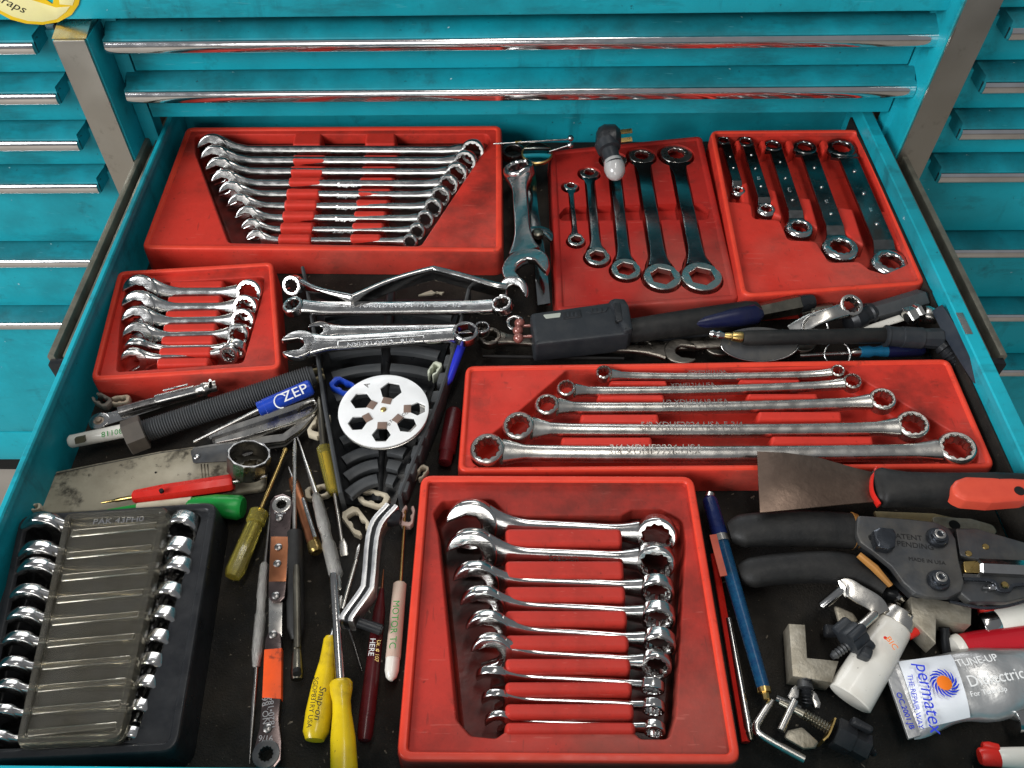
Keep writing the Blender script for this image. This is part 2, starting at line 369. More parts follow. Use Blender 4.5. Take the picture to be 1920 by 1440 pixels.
def wrench(label, p0, e0, p1, e1, n, sw, sh, m, group=None, name='combination_wrench', cat='wrench', bend=None, ee=2.6, shaft_z=0., stamp=None, stampm=None, ssize=None, rings_m=None, loc=None, flare=.8, holes_m=None):
    flare0 = flare-.18 if e0[0] == 'open' else flare
    """p0/p1 world end centres, e = ('open', R, slot, angle, T) or ('box', r, hole, points, T, dz)"""
    p0, p1 = Vector(p0), Vector(p1); M = frame(p1-p0, n, p0); L = (p1-p0).length
    t = thing(name, label, cat, loc or ((p0+p1)/2-Vector((0, 0, .006))), group)
    rings_m = rings_m or m; z = [0, 0]
    for k, (e, x) in enumerate(((e0, 0), (e1, L))):
        fl = Matrix.Translation((x, 0, 0)) @ (Matrix.Rotation(math.pi, 4, 'Z') if k else I4)
        if e[0] == 'open':
            bm = BM(); prism(bm, jaw_outline(e[1], e[2], e[3]), (), dome(e[4]), M @ fl); obj('open_jaw', bm, rings_m, t, wn=True)
        else:
            T = e[4]; z[k] = e[5] if len(e) > 5 else 0
            tl = Matrix.Rotation(e[6] if len(e) > 6 else 0, 4, 'Y')
            prof = [(.14*T, -T/2), (.04*T, -T*.42), (0, -T*.3), (0, T*.3), (.04*T, T*.42), (.14*T, T/2)]
            bm = BM(); prism(bm, circ(e[1], 40), [star(e[2], e[3], a0=.2)], prof, M @ fl @ Matrix.Translation((0, 0, z[k])) @ tl, hs=.6); obj('ring_end', bm, rings_m, t, wn=True)
    R0, R1 = e0[1], e1[1]; n_ = 20; pts = []; secs = []
    for i in range(n_+1):
        q = i/n_; x0_ = R0*flare0; x1_ = L-R1*(flare+.08); x = x0_+(x1_-x0_)*q
        d0 = max(0, 1-(x-x0_)/(R0*1.5)); d1 = max(0, 1-(x1_-x)/(R1*1.6))
        wd = sw+(R0*.80-sw)*d0**2.0*(R0*.80 > sw)+(R1*.66-sw)*d1**2.0*(R1*.66 > sw)
        T0 = e0[4]*.455; T1 = e1[4]*.40
        ht = sh+(T0-sh)*d0**1.3+(T1-sh)*d1**1.3
        dz = z[0]*max(0, 1-(x-x0_)/(R0*2.2))**1.2*.75+z[1]*max(0, 1-(x1_-x)/(R1*2.2))**1.2*.75
        if bend: dz += bend(q)
        pts.append(M @ Vector((x, 0, dz+shaft_z))); secs.append((wd, ht))
    bm = BM(); sweep(bm, pts, secs, M.to_3x3() @ Vector((0, 0, 1)), 20, ee); obj('shaft', bm, m, t, smooth=50)
    if stamp:
        nz = M.to_3x3() @ Vector((0, 0, 1)); c = M @ Vector((L*stamp[1], 0, sh+shaft_z+.00012)); xd = M.to_3x3() @ Vector((stamp[2], 0, 0))
        text(stamp[0], c, xd, nz, ssize or sw*1.3, stampm or STAMP, t, 'stamped_lettering')
    return t

# ---------------------------------------------------------------- plastic trays
def tray(label, corners, zt, m, cavs=(), lip=.004, drop=.002, floor=.012, rad=.007, zb=FL, name='wrench_tray', cfil=.004, draft=-.0015, mp=None, cut=None, shift=.0012, crad=None, grease_shade=False):
    sh = ccw([tuple(P(x, y, zt)[:2]) for x, y in corners])
    c0 = sum((Vector(q) for q in sh), Vector((0, 0)))/len(sh)
    t = thing(name, label, 'tool tray', (c0.x, c0.y, zb), 'moulded wrench trays')
    zp = zt-drop; bm = BM()
    prof = [(draft, zb+.0005), (draft*.4, zt-.004), (0, zt-.0014), (.0005, zt-.0005), (.0013, zt), (lip-.001, zt), (lip-.0003, zt-.0003), (lip+.0003, zt-min(.0012, drop*.6)), (lip+.0009, zp)]
    rows = [[Vector((x, y, z)) for x, y in fillet(offset(sh, i), max(.0008, rad-i), 5)] for i, z in prof]
    vr = loops(bm, rows); rings = [vr[-1]]
    if m in (RED, REDG, REDD):
        for fc in bm.faces:
            if min(v.co.z for v in fc.verts) > zt-.0016-1e-5: fc.material_index = 2
    for cv in cavs:
        cs = ccw([tuple(P(x, y, zp)[:2]) for x, y in cv])
        zf = zb+floor
        pr = [(-.0012, zp), (-.0004, zp-.0003), (.0002, zp-.0012), (.0010, (zp+zf)/2), (.0018, zf+.0025), (.0030, zf+.0006), (.0045, zf)]
        rws = [[Vector((x, y, z)) for x, y in offset(fillet(cs, cfil, 4), i)] for i, z in pr]
        nf = len(bm.faces); cr = loops(bm, rws); rings.append(cr[0]); fillrings(bm, [cr[-1]]); bm.faces.ensure_lookup_table()
        if grease_shade:
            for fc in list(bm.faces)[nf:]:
                if max(v.co.z for v in fc.verts) < (zp+zf)/2+.0001: fc.material_index = 1  # floor and lower walls: grime plus recess shade put into the colour
    fillrings(bm, rings)
    if cut:
        fillrings(bm, [vr[0]])
    o = obj('tray_shell', bm, [m, GREASE_SHADE, RIMW], t, smooth=40, wn=not cut)
    return t, o
def rib(parent, quad, zt, zb, m, taper=.0015, r=.003, name='divider_rib'):
    s = ccw([tuple(P(x, y, zt)[:2]) for x, y in quad]); bm = BM()
    prof = [(-taper, zb), (-taper*.3, zt-.004), (0, zt-.002), (.0006, zt-.0007), (.0016, zt-.0001), (.0026, zt)]
    rows = [[Vector((x, y, z)) for x, y in offset(fillet(s, r, 4), i)] for i, z in prof]
    vr = loops(bm, rows); fillrings(bm, [vr[-1]])
    return obj(name, bm, m, parent, smooth=45, wn=True)
# ================================================================ the cabinet
YF = .70
def quadstrip(bm, x0, x1, yz, close=False, xs0=None, xs1=None):
    """profile in y,z run from x0 to x1; xs0/xs1 shift per point"""
    n = len(yz)
    rows = [[Vector((x0+(xs0[i] if xs0 else 0), y, z)) for i, (y, z) in enumerate(yz)], [Vector((x1+(xs1[i] if xs1 else 0), y, z)) for i, (y, z) in enumerate(yz)]]
    vr = loops(bm, rows)
    for r in vr: bm.faces.new(r)
def drawer_front(cabinet, x0, x1, ztop, zbot, hx0, hx1, slant0=.012, slant1=.012, dirt=TEAL):
    """flush sheet steel front with a pulled-out lip along its top edge and a chrome strip in the lip"""
    bm = BM(); rbox(bm, (x0, YF, zbot+.0016), (x1, YF+.012, ztop-.0075), .0012)
    d = obj('drawer_front', bm, TEAL, cabinet)
    bm = BM()
    pr = [(YF+.004, ztop), (YF-.002, ztop-.0006), (.6865, ztop-.0052), (.6825, ztop-.0072), (.6812, ztop-.0100), (.6812, ztop-.0185), (.6830, ztop-.0192), (YF-.001, ztop-.0155), (YF+.004, ztop-.0155)]
    s0 = [slant0, slant0, .002, 0, 0, 0, 0, slant0*.9, slant0]; s1 = [-slant1, -slant1, -.002, 0, 0, 0, 0, -slant1*.9, -slant1]
    quadstrip(bm, hx0, hx1, pr, xs0=s0, xs1=s1); obj('drawer_lip', bm, TEALD, d, smooth=30)
    bm = BM()
    pr = [(.6816, ztop-.0084), (.6800, ztop-.0088), (.6791, ztop-.0105), (.6786, ztop-.0130), (.6786, ztop-.0152), (.6791, ztop-.0174), (.6801, ztop-.0192), (.6816, ztop-.0200), (.6825, ztop-.0180), (.6822, ztop-.0100)]
    quadstrip(bm, hx0+.0012, hx1-.0012, pr); obj('chrome_handle_strip', bm, CHROMEB, d, smooth=50)
    for hx, s in ((hx0, 1), (hx1, -1)):
        if abs(hx) > .9: continue
        bm = BM(); rbox(bm, (min(hx-.0004*s, hx+.0010*s), .6822, ztop-.0186), (max(hx-.0004*s, hx+.0010*s), .6875, ztop-.0088), .0003); obj('handle_end_cap', bm, BLACKP, d)
    return d
cab = thing('tool_cabinet', 'teal steel tool cabinet with chrome edged drawers in three banks behind the open drawer', 'tool cabinet', (.01, .95, -.60))
def box(name, lo, hi, m, parent, bev=.0012):
    bm = BM(); rbox(bm, lo, hi, bev); return obj(name, bm, m, parent)
# middle bank
XL, XR = -.330, .362
drawer_front(cab, XL, XR, .1765, .128, -.3415, .3710, .0, .0)
drawer_front(cab, XL, XR, .1285, .080, -.3395, .3690, .0, .0)
box('top_panel', (-1.0, .684, .1862), (.372, .72, .225), TEAL, cab, .002)
box('top_panel_return', (-1.0, .698, .1805), (.372, .72, .1858), DARK, cab, .0005)
box('top_drawer_side', (.376, .694, .1862), (.400, .72, .225), TEAL, cab, .002)
box('face_frame', (-.3455, YF+.001, -.50), (XL-.0022, YF+.018, .180), TEAL, cab)
box('face_frame', (XR+.0022, YF+.001, -.50), (.3630+.012, YF+.018, .180), TEAL, cab)
box('cabinet_back', (-1.05, .80, -.52), (1.1, .82, .22), DARK, cab)
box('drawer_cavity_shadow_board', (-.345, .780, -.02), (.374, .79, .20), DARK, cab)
box('opening_sill', (-.3455, .7005, -.03), (.375, .712, -.006), TEAL, cab)
for zt, zb_ in ((.000, -.10), (-.10, -.20), (-.20, -.32), (-.32, -.46)):
    drawer_front(cab, XL, XR, zt, zb_, -.339, .3645)
# posts
for x0, x1, zt in ((-.3745, -.3475, .1790), (.3700, .3985, .225)):
    s = 1 if x0 < 0 else -1
    ztt = zt
    bm = BM(); rbox(bm, (x0-.0015, .6670, -.50), (x1+.0015, .72, ztt-.0004), .001); obj('post_core', bm, TEAL, cab)
    bm = BM(); rbox(bm, (x0, .6640, -.50), (x1, .6690, ztt), .0012); p_ = obj('brushed_corner_post', bm, POST, cab)
    if x0 < 0:
        bm = BM(); quadstrip(bm, x0-.001, x1+.001, [(.666, .1794), (.684, .1835), (.70, .1835), (.70, .1794)]); obj('post_cap', bm, SATIN, cab)
box('post_seal', (-.3835, .690, -.50), (-.3765, .708, .1785), DARK, cab)
box('post_seal', (.4005, .690, -.50), (.4055, .708, .225), DARK, cab)
# left bank
tops = [.1765, .1275, .0775, .0270, -.0740, -.1740, -.2740, -.4300]
for a, b in zip(tops, tops[1:]+[-.50]):
    if a < -.2 and a > -.3: continue
    if a == -.1740: b = -.4300
    if a == -.4300: box('drawer_front', (-.98, YF, b), (-.3840, .715, a-.001), TEAL, cab); continue
    drawer_front(cab, -.98, -.3840, a, b, -.97, -.4015, .0, -.004)
tops = [.1815, .1315, .0835, .0345, -.0640, -.1630, -.2620, -.4300]
for a, b in zip(tops, tops[1:]+[-.50]):
    if a == -.4300: box('drawer_front', (.4060, YF, b), (1.0, .715, a-.001), TEAL, cab); continue
    drawer_front(cab, .4060, 1.0, a, b, .4262, 1.0, -.003, .0)
box('top_panel', (.4060, .694, .1835), (1.0, .72, .225), TEAL, cab, .002)
box('cabinet_base', (-1.0, .715, -.55), (1.02, .80, -.50), DARK, cab)

# floor of the workshop
bm = BM(); bmesh.ops.create_grid(bm, x_segments=1, y_segments=1, size=6)
for v in bm.verts: v.co.z = -.62; v.co.y -= .5
fo = obj('floor', bm, CONC, None, smooth=0); fo['kind'] = 'structure'

# ================================================================ the open drawer
dr = thing('open_drawer', 'pulled out teal steel drawer with black slides and dark foam liner, filled with tools', 'drawer', (.015, .41, -.003))
x0, x1, y0, y1, RT = -.3255, .3575, .1218, .756, .070
def wall(name, poly_y, xa, xb, sgn):
    # section in x,z: flange on top turned inwards
    bm = BM(); fl = abs(xb-xa)
    sec = [(xa, .000), (xa, RT-.0012), (xa+sgn*.0012, RT), (xb-sgn*.001, RT), (xb, RT-.001), (xb, RT-.006), (xb-sgn*.0012, RT-.0068), (xb-sgn*.0022, RT-.006), (xb-sgn*.0022, .0)]
    rows = [[Vector((x, y, z)) for x, z in sec] for y in (y0+.003, y1-.004)]
    vr = loops(bm, rows); [bm.faces.new(r) for r in vr]
    return obj(name, bm, TEAL, dr, smooth=40)
wall('side_wall', None, x0, x0+.0050, 1); wall('side_wall', None, x1, x1-.0115, -1)
bm = BM(); rbox(bm, (x0+.001, y1-.004, .0), (x1-.001, y1, RT-.001), .001); obj('back_wall', bm, TEAL, dr)
bm = BM(); quadstrip(bm, x0+.009, x1-.013, [(y1-.0045, RT), (y1-.0125, RT-.0005), (y1-.0135, RT-.0045), (y1-.0125, RT-.005), (y1-.0115, RT-.0025), (y1-.0045, RT-.002)]); obj('back_wall_flange', bm, TEALD, dr)
bm = BM(); rbox(bm, (x0-.012, y0-.014, -.004), (x1+.012, y0, RT+.0005), .0015); fr_ = obj('drawer_face', bm, TEAL, dr)
bm = BM(); rbox(bm, (x0-.010, y0-.034, RT-.020), (x1+.010, y0-.0145, RT-.004), .002); obj('chrome_handle_strip', bm, CHROMEB, dr)
bm = BM(); rbox(bm, (x0+.004, y0, -.002), (x1-.004, y1-.004, .012), .001); obj('drawer_pan', bm, TEAL, dr)
bm = BM(); rbox(bm, (x0+.0080, y0+.0005, .0125), (x1-.0120, y1-.0140, FL), .001); obj('foam_liner', bm, LINER, dr)
bm = BM(); rbox(bm, (x1-.0118, y0+.02, FL), (x1-.0096, y1-.02, FL+.031), .0008); obj('dark_wall_strip', bm, LINER, dr)  # dark upright strip along the inside of the right wall
for s, xa in ((-1, x0-.0012), (1, x1+.0012)):
    xo = xa+s*.019
    for k, (a, b, zz, m_, ya) in enumerate(((0, .010, (.018, .056), RAILM, .422), (.0105, .0145, (.024, .050), STEELD, .43), (.015, .0205, (.016, .058), RAILM, .420))):
        bm = BM(); rbox(bm, (min(xa+s*a, xa+s*b), ya, zz[0]), (max(xa+s*a, xa+s*b), .76, zz[1]), .0014)
        obj('slide_rail', bm, m_, dr)
    bm = BM(); rbox(bm, (min(xa, xo), .414, .018), (max(xa, xo), .4205, .055), .0015); obj('slide_stop', bm, BLACKP, dr)
bm = BM(); rbox(bm, (x1-.0112, .430, RT), (x1-.0060, .452, RT+.0004), .0001); obj('metal_tag', bm, SATIN, dr)

# ================================================================ yellow sticker on the top panel
YS = .6835
st = thing('yellow_sticker', 'yellow and cream shaped sticker with handwriting at the top left on the teal panel', 'sticker', V(60, 10, YS))
def vplate(pxs, y, th, holes=(), bev=.0002):
    Mx = Matrix(((1, 0, 0, 0), (0, 0, -1, y), (0, 1, 0, 0), (0, 0, 0, 1)))
    f = lambda q: [(V(a, b, y).x, V(a, b, y).z) for a, b in q]
    bm = BM(); prism(bm, f(pxs), [f(h) for h in holes], z0=0, z1=th, bev=bev, M=Mx); return bm
out = [(-60, -10), (-60, 8), (-30, 14), (0, 25), (20, 36), (50, 44), (80, 46), (110, 41), (135, 27), (148, 8), (152, -12), (146, -40), (120, -60), (60, -66), (-30, -50)]
hole = [(74, -9), (99, 7), (103, -16), (90, -30)]
obj('sticker_border', vplate(out, YS, .0006, [hole]), STKY, st)
inn = [(-50, -10), (-50, 4), (-28, 8), (0, 19), (24, 31), (52, 39), (80, 41), (106, 36), (124, 22), (131, 12), (105, 14), (60, 0), (40, -12), (0, -20)]
obj('sticker_face', vplate(inn, YS-.00065, .0002, bev=.00005), STKP, st)
inn2 = [(112, 8), (136, 10), (143, -10), (136, -40), (112, -50), (108, -20)]
obj('sticker_face', vplate(inn2, YS-.00065, .0002, bev=.00005), STKP, st)
c1 = V(3, -2, YS-.0009); c2 = V(42, 16, YS-.0009)
text('straps', V(14, 4, YS-.0009), c2-c1, (0, -1, 0), .011, INKK, st, 'handwriting', shear=.4)
text('4', V(20, -22, YS-.0009), c2-c1, (0, -1, 0), .011, INKK, st, 'handwriting', shear=.4)
# ================================================================ wrench sets in trays
def T_(z): return FL+z
def nrm(tilt, az=0):
    t = R_(tilt+(random.uniform(-4, 4) if tilt < 80 else 0)); v = Vector((0, -math.sin(t), math.cos(t))); return Matrix.Rotation(R_(az), 3, 'Z') @ v
# ---- A: large red tray, back left: nine combination wrenches
ZA = .050
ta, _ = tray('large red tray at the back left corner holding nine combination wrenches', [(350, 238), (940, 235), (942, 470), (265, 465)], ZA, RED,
     [[(366, 252), (914, 251), (920, 264), (789, 461), (428, 455), (366, 288)]], lip=.0045, drop=.0016, floor=.006, rad=.008, cfil=.006, grease_shade=True)
g = 'nine combination wrenches in the large back left tray'
Lp = [(403, 279), (408, 299), (416, 318), (425, 337), (438, 357), (453, 377), (467, 399), (475, 420), (483, 439)]
Rp = [(887, 284), (873, 304), (857, 325), (841, 347), (827, 367), (813, 389), (798, 411), (783, 433), (770, 453)]
Lp = [(a[0], b[1]-2) for a, b in zip(Lp, Rp)]
for i in range(9):
    q = 1-i/8*.42; z = .0455-.001*i/8
    d = 'largest and rearmost ' if i == 0 else 'smallest and frontmost ' if i == 8 else ORD[i]+' from the back, '
    wrench(d+'polished combination wrench in the large back left tray', P(*Lp[i], z-.002), ('open', .0165*q, .0150*q, R_(202), .0075*q), P(*Rp[i], z), ('box', .0122*q, .0082*q, 12, .0095*q, .0015*q, R_(8)),
           nrm(66), .0044*q+.0006, .0032*q+.0004, CHROME, g, stamp=('Snap-on', .55, 1) if i in (3, 4, 5, 6, 7) else None, ssize=.0058, stampm=STAMPL)
# two columns of ribs between the wrenches
rows = [297, 318, 339, 360, 381, 402, 424, 445]
for i, y in enumerate(rows):
    a, b = 549-i*3.9, 611-i*3.9+0
    rib(ta, [(a, y-8), (b, y-8), (b-1, y+3), (a-2, y+3)], .0482, .028, RED)
    a, b = 682-i*3.6, 747-i*4.6
    rib(ta, [(a, y-8), (b, y-8), (b-1, y+3), (a-2, y+3)], .0482, .028, RED)
rib(ta, [(552, 249), (604, 249), (602, 271), (548, 271)], .0484, .032, RED); rib(ta, [(686, 248), (742, 248), (742, 270), (684, 270)], .0484, .032, RED)

# ---- B: small red tray, left
tb, _ = tray('small deep red tray on the left holding six stubby wrenches', [(221, 508), (512, 490), (527, 690), (169, 712)], .050, RED,
     [[(236, 533), (496, 518), (492, 552), (456, 680), (218, 697), (224, 612)]], lip=.004, drop=.004, floor=.010, rad=.007, cfil=.004)
Lp = [(268, 549), (264, 577), (262, 604), (262, 632), (262, 656), (254, 675)]
Rp = [(470, 549), (463, 577), (458, 601), (449, 627), (444, 652), (431, 662)]
til = [52, 52, 52, 55, 86, 62]
for i in range(6):
    q = 1-i/5*.33; z = .0425
    d = ['largest ', 'second from the back, a ', 'third from the back, a ', 'third from the front, a ', 'edge-on, second from front, ', 'smallest and frontmost '][i]
    wrench(d+'stubby combination wrench in the small red tray on the left', P(*Lp[i], z), ('open', .0160*q, .0140*q, R_(205), .0085*q), P(*Rp[i], z), ('box', .0118*q, .0078*q, 12, .0095*q, .001, R_(8)),
           nrm(til[i]), .0046*q, .0032*q, CHROME, 'six stubby wrenches in the small red tray', name='stubby_wrench')
for i, y in enumerate([534, 562, 589, 614, 637, 658, 678]):
    a, b = 318-i*4, 420-i*4.5
    rib(tb, [(a, y-8), (b, y-10), (b-2, y+5), (a-2, y+7)], .0465, .032, RED)

# ---- F: front centre red tray
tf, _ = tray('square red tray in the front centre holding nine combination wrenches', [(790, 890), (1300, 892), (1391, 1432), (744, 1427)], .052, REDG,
     [[(822, 1000), (812, 962), (830, 938), (925, 936), (950, 966), (1165, 966), (1186, 955), (1242, 955), (1279, 975), (1286, 1012), (1268, 1340), (1255, 1386), (1200, 1386), (1188, 1372), (948, 1372), (930, 1385), (882, 1380), (856, 1350)]], lip=.005, drop=.004, floor=.005, rad=.008, cfil=.005, grease_shade=True)
Lp = [(887, 982), (888, 1035), (896, 1088), (908, 1133), (918, 1179), (925, 1222), (926, 1267), (932, 1311), (937, 1352)]
Rp = [(1230, 1001), (1228, 1050), (1231, 1103), (1233, 1152), (1235, 1202), (1230, 1243), (1222, 1284), (1224, 1323), (1226, 1364)]
HR = [.0180, .0172, .0152, .0146, .0142, .0130, .0106, .0092, .0086]; RR = [.0134, .0128, .0110, .0108, .0104, .0092, .0074, .0069, .0064]
til = [56, 60, 68, 68, 68, 60, 88, 80, 70]; q_ = [1, .95, .86, .80, .74, .66, .60, .54, .48]
for i in range(9):
    q = q_[i]; z = .0455 if i < 6 else .044
    d = ['largest and rearmost', 'second from the back,', 'third from the back,', 'fourth from the back,', 'fifth from the back,', 'sixth from the back,', 'edge-on third from the front,', 'edge-on second from the front,', 'smallest and frontmost'][i]
    a = R_(206) if i < 6 else R_(230)
    if i == 0: FW = []; NF = [nrm(v) for v in til]
    FW += [0]; FW[i] = wrench(d+' combination wrench in the square red tray in the front centre', P(*Lp[i], z-.003), ('open', HR[i], HR[i]*.90, a, HR[i]*.50), P(*Rp[i], z-.001), ('box', RR[i], RR[i]*.69, 12, RR[i]*.80, .0015*q, R_(7)),
           NF[i], .0048*q+.0006, .0033*q+.0004, CHROME, 'nine combination wrenches in the front centre tray', stamp=('Snap-on', .5, 1) if i == 1 else None, ssize=.006)
for i, y in enumerate([1005, 1066, 1111, 1156, 1202, 1245, 1288, 1331, 1364]):
    h = [15, 16, 13, 13, 13, 12, 11, 13, 11][i]; b = 1165+i*3.2
    rib(tf, [(948, y-h), (b, y-h), (b+2, y+h), (948, y+h)], .0500, .030, REDG)

for i, tx in enumerate(['17', '15', '14', '13', '12', '11']):
    q = q_[i]; n_ = NF[i]; c = P(Lp[i][0]+24*q, Lp[i][1]+14*q, .0425)+n_*(.0095*q*.5+.0002)
    text(tx, c, (.25, -.9*math.cos(R_(til[i])), -.9*math.sin(R_(til[i]))), n_, .0062*q, STAMP, bpy.data.objects['tmpx'] if 0 else FW[i], 'stamped_size')

# ---- E: long red tray with box wrenches
te, _ = tray('long red tray at the right holding five long box wrenches', [(874, 685), (1780, 672), (1868, 876), (859, 884)], .048, RED,
     [[(1063, 693), (1580, 690), (1836, 838), (1834, 870), (1700, 876), (905, 879), (884, 866), (886, 846)]], lip=.0035, drop=.0016, floor=.008, rad=.007, cfil=.006)
ep = [((1132, 703), (1569, 700), 15, 13, 8), ((1062, 733), (1596, 720), 18, 17, 9.5), ((1026, 764), (1652, 754), 23, 24, 13), ((973, 804), (1708, 802), 30, 29, 15), ((915, 848), (1790, 846), 33, 34, 20)]
for i, (a, b, ra, rb, sw) in enumerate(ep):
    z = .046; u = U(*a, z)
    d = ['shortest and rearmost', 'second from the back,', 'middle', 'second from the front,', 'longest and frontmost'][i]
    wrench(d+' satin box wrench in the long red tray', P(*a, z), ('box', ra*u, ra*u*.70, 12, .0085+.001*i, .001, R_(-9)), P(*b, z), ('box', rb*u, rb*u*.70, 12, .0085+.001*i, .001, R_(9)), (0, -.10, 1), sw*u*.62+.0012, .0034+.00045*i, SATIN,
           'five long box wrenches', name='box_wrench', stamp=(['XDHFM1012-USA', 'XDHF1214-USA', '1/2 XDHF1618-USA', '5/8 XDHF2024-USA-F 3/4', '3/4 XDHF2226-USA'][i], .44 if i < 4 else .36, 1), ssize=.0038+.0010*i, stampm=STAMP2, bend=lambda t: -.004*math.sin(math.pi*t)**.5)
for (a, b, y, h) in [(1145, 1250, 716, 4), (1122, 1245, 744, 5.5), (1090, 1235, 784, 9), (1054, 1222, 827, 9), (1388, 1500, 714, 4.5), (1403, 1533, 742, 5.5), (1423, 1578, 779, 9), (1448, 1637, 825, 9)]:
    rib(te, [(a, y-h), (b, y-h), (b+2, y+h), (a-3, y+h)], .0445, .030, RED, r=.002)

# ---- C: dull red tray with knife-flat wrenches in keyhole pockets
ZC = .044
tc_, co = tray('dull red tray at the back holding five flat ring wrenches in keyhole pockets', [(1031, 282), (1316, 254), (1386, 560), (1044, 583)], ZC, REDD, [], lip=.005, drop=.0014, rad=.006, cut=True)
cp = [((1070, 350), (1080, 453), 14, 17, 9), ((1105, 325), (1120, 484), 19, 24, 17), ((1151, 300), (1173, 508), 24, 28, 22), ((1203, 293), (1241, 522), 25, 35, 28), ((1268, 290), (1315, 522), 30, 38, 28)]
cut = BM()
def cyl(bm, pts, za, zb_):
    v0 = [bm.verts.new((x, y, za)) for x, y in pts]; v1 = [bm.verts.new((x, y, zb_)) for x, y in pts]; n = len(pts)
    for i in range(n): bm.faces.new((v0[i], v0[(i+1) % n], v1[(i+1) % n], v1[i]))
    bm.faces.new(v0[::-1]); bm.faces.new(v1)
zfl = ZC-.0125
for k, (a, b, ra, rb, sw) in enumerate(cp):
    A, B = P(*a, ZC), P(*b, ZC); ua, ub = U(*a, ZC), U(*b, ZC); d = (B-A).to_2d(); L = d.length; ang = math.atan2(d.y, d.x)
    Ra, Rb, s = ra*ua*(1.30 if k == 0 else 1.18), rb*ub*1.12, sw*(ua+ub)/2*.62
    A2 = Vector((A.x, A.y+.001)); pl = []
    a0 = math.asin(min(.95, s/Ra)); b0 = math.asin(min(.95, s/Rb)); n = 22
    for i in range(n+1):
        t = a0+(2*math.pi-2*a0)*i/n; pl.append((Ra*math.cos(t), Ra*math.sin(t)))
    xs = L-Rb*1.7
    pl.append((xs, -s*1.02))
    for i in range(1, 6): q = i/6; pl.append((xs+Rb*.95*q, -s-(Rb*.72-s)*q*q*(3-2*q)))
    for i in range(n+1):
        t = -math.pi+.85+(2*math.pi-1.7)*i/n; pl.append((L+Rb*math.cos(t), Rb*math.sin(t)))
    for i in range(5, 0, -1): q = i/6; pl.append((xs+Rb*.95*q, s+(Rb*.72-s)*q*q*(3-2*q)))
    pl.append((xs, s*1.02)); c, s_ = math.cos(ang), math.sin(ang)
    cb = BM(); cyl(cb, [(A2.x+x*c-y*s_, A2.y+x*s_+y*c) for x, y in pl], zfl+.0001*k, ZC+.01)
    bmesh.ops.recalc_face_normals(cb, faces=cb.faces); me = bpy.data.meshes.new('c'); cb.to_mesh(me); cb.free(); cut.from_mesh(me); bpy.data.meshes.remove(me)
band = fillet([tuple(P(x, y, ZC)[:2]) for x, y in [(1048, 400), (1060, 386), (1310, 378), (1332, 388), (1330, 410), (1050, 412)]], .006, 5)
cb = BM(); cyl(cb, ccw(band), zfl+.003, ZC+.011); bmesh.ops.recalc_face_normals(cb, faces=cb.faces); me = bpy.data.meshes.new('c'); cb.to_mesh(me); cb.free(); cut.from_mesh(me)
me = bpy.data.meshes.new('cutter'); cut.to_mesh(me); cut.free(); cu = link('cutter', me)
md = co.modifiers.new('b', 'BOOLEAN'); md.operation = 'DIFFERENCE'; md.object = cu; md.solver = 'EXACT'; md.use_self = True
bpy.context.view_layer.update()
nm = bpy.data.meshes.new_from_object(co.evaluated_get(bpy.context.evaluated_depsgraph_get()))
co.modifiers.clear(); co.data = nm; nm.materials.clear(); [nm.materials.append(q_m) for q_m in (REDD, GREASE_SHADE, RIMW)]
bpy.data.objects.remove(cu)
bm = BM(); bm.from_mesh(nm)
bmesh.ops.remove_doubles(bm, verts=bm.verts, dist=.00005)
es = [e for e in bm.edges if len(e.link_faces) == 2 and e.calc_face_angle(0) > R_(50) and min(v.co.z for v in e.verts)+co.location.z > ZC-.003]
try: bmesh.ops.bevel(bm, geom=es, offset=.0009, segments=2, affect='EDGES', clamp_overlap=True)
except Exception as ex: print('bevel', ex)
bm.to_mesh(nm); bm.free(); nm.polygons.foreach_set('use_smooth', [True]*len(nm.polygons)); nm.set_sharp_from_angle(angle=R_(35))
CFLAT = mat('dark_polished_steel', (.33, .34, .34), .16, 1, (.20, .20, .20), 30, .6, .05, .05, 300, thr=.52)
names = ['smallest, far left', 'second from the left,', 'middle', 'second from the right,', 'largest, far right']
for i, (a, b, ra, rb, sw) in enumerate(cp):
    z = ZC-.0045
    wrench(names[i]+' flat ratcheting ring wrench in the dull red keyhole tray', P(*a, z), ('box', ra*U(*a, z), ra*U(*a, z)*.55, 12, .0045, -.0005), P(*b, z), ('box', rb*U(*b, z), rb*U(*b, z)*.60, 6, .0060, 0), (0, 0, 1), sw*U(*b, z)*.5, .0016, CFLAT,
           'five flat ring wrenches', name='flat_ring_wrench', ee=7, rings_m=SATIN, flare=.85)

# ---- D: red tray at the back right
td, _ = tray('bright rimmed red tray in the back right corner holding five ratcheting ring wrenches', [(1332, 244), (1612, 242), (1737, 531), (1392, 556)], .052, RED,
     [[(1345, 254), (1600, 252), (1642, 345), (1664, 402), (1704, 494), (1660, 514), (1630, 505), (1612, 490), (1555, 492), (1530, 452), (1478, 450), (1462, 412), (1412, 410), (1408, 380), (1362, 378), (1348, 300)]], lip=.004, drop=.0045, floor=.010, rad=.009, cfil=.005)
for qd, zt in (([(1388, 345), (1402, 340), (1408, 384), (1402, 392), (1391, 380)], .046), ([(1433, 352), (1455, 356), (1468, 408), (1450, 400)], .046), ([(1492, 368), (1520, 372), (1536, 430), (1512, 418)], .046), ([(1567, 386), (1600, 392), (1622, 460), (1600, 452), (1578, 430)], .046), ([(1650, 395), (1668, 396), (1712, 478), (1690, 470), (1668, 440)], .046)):
    rib(td, qd, zt, .030, RED, r=.0022)
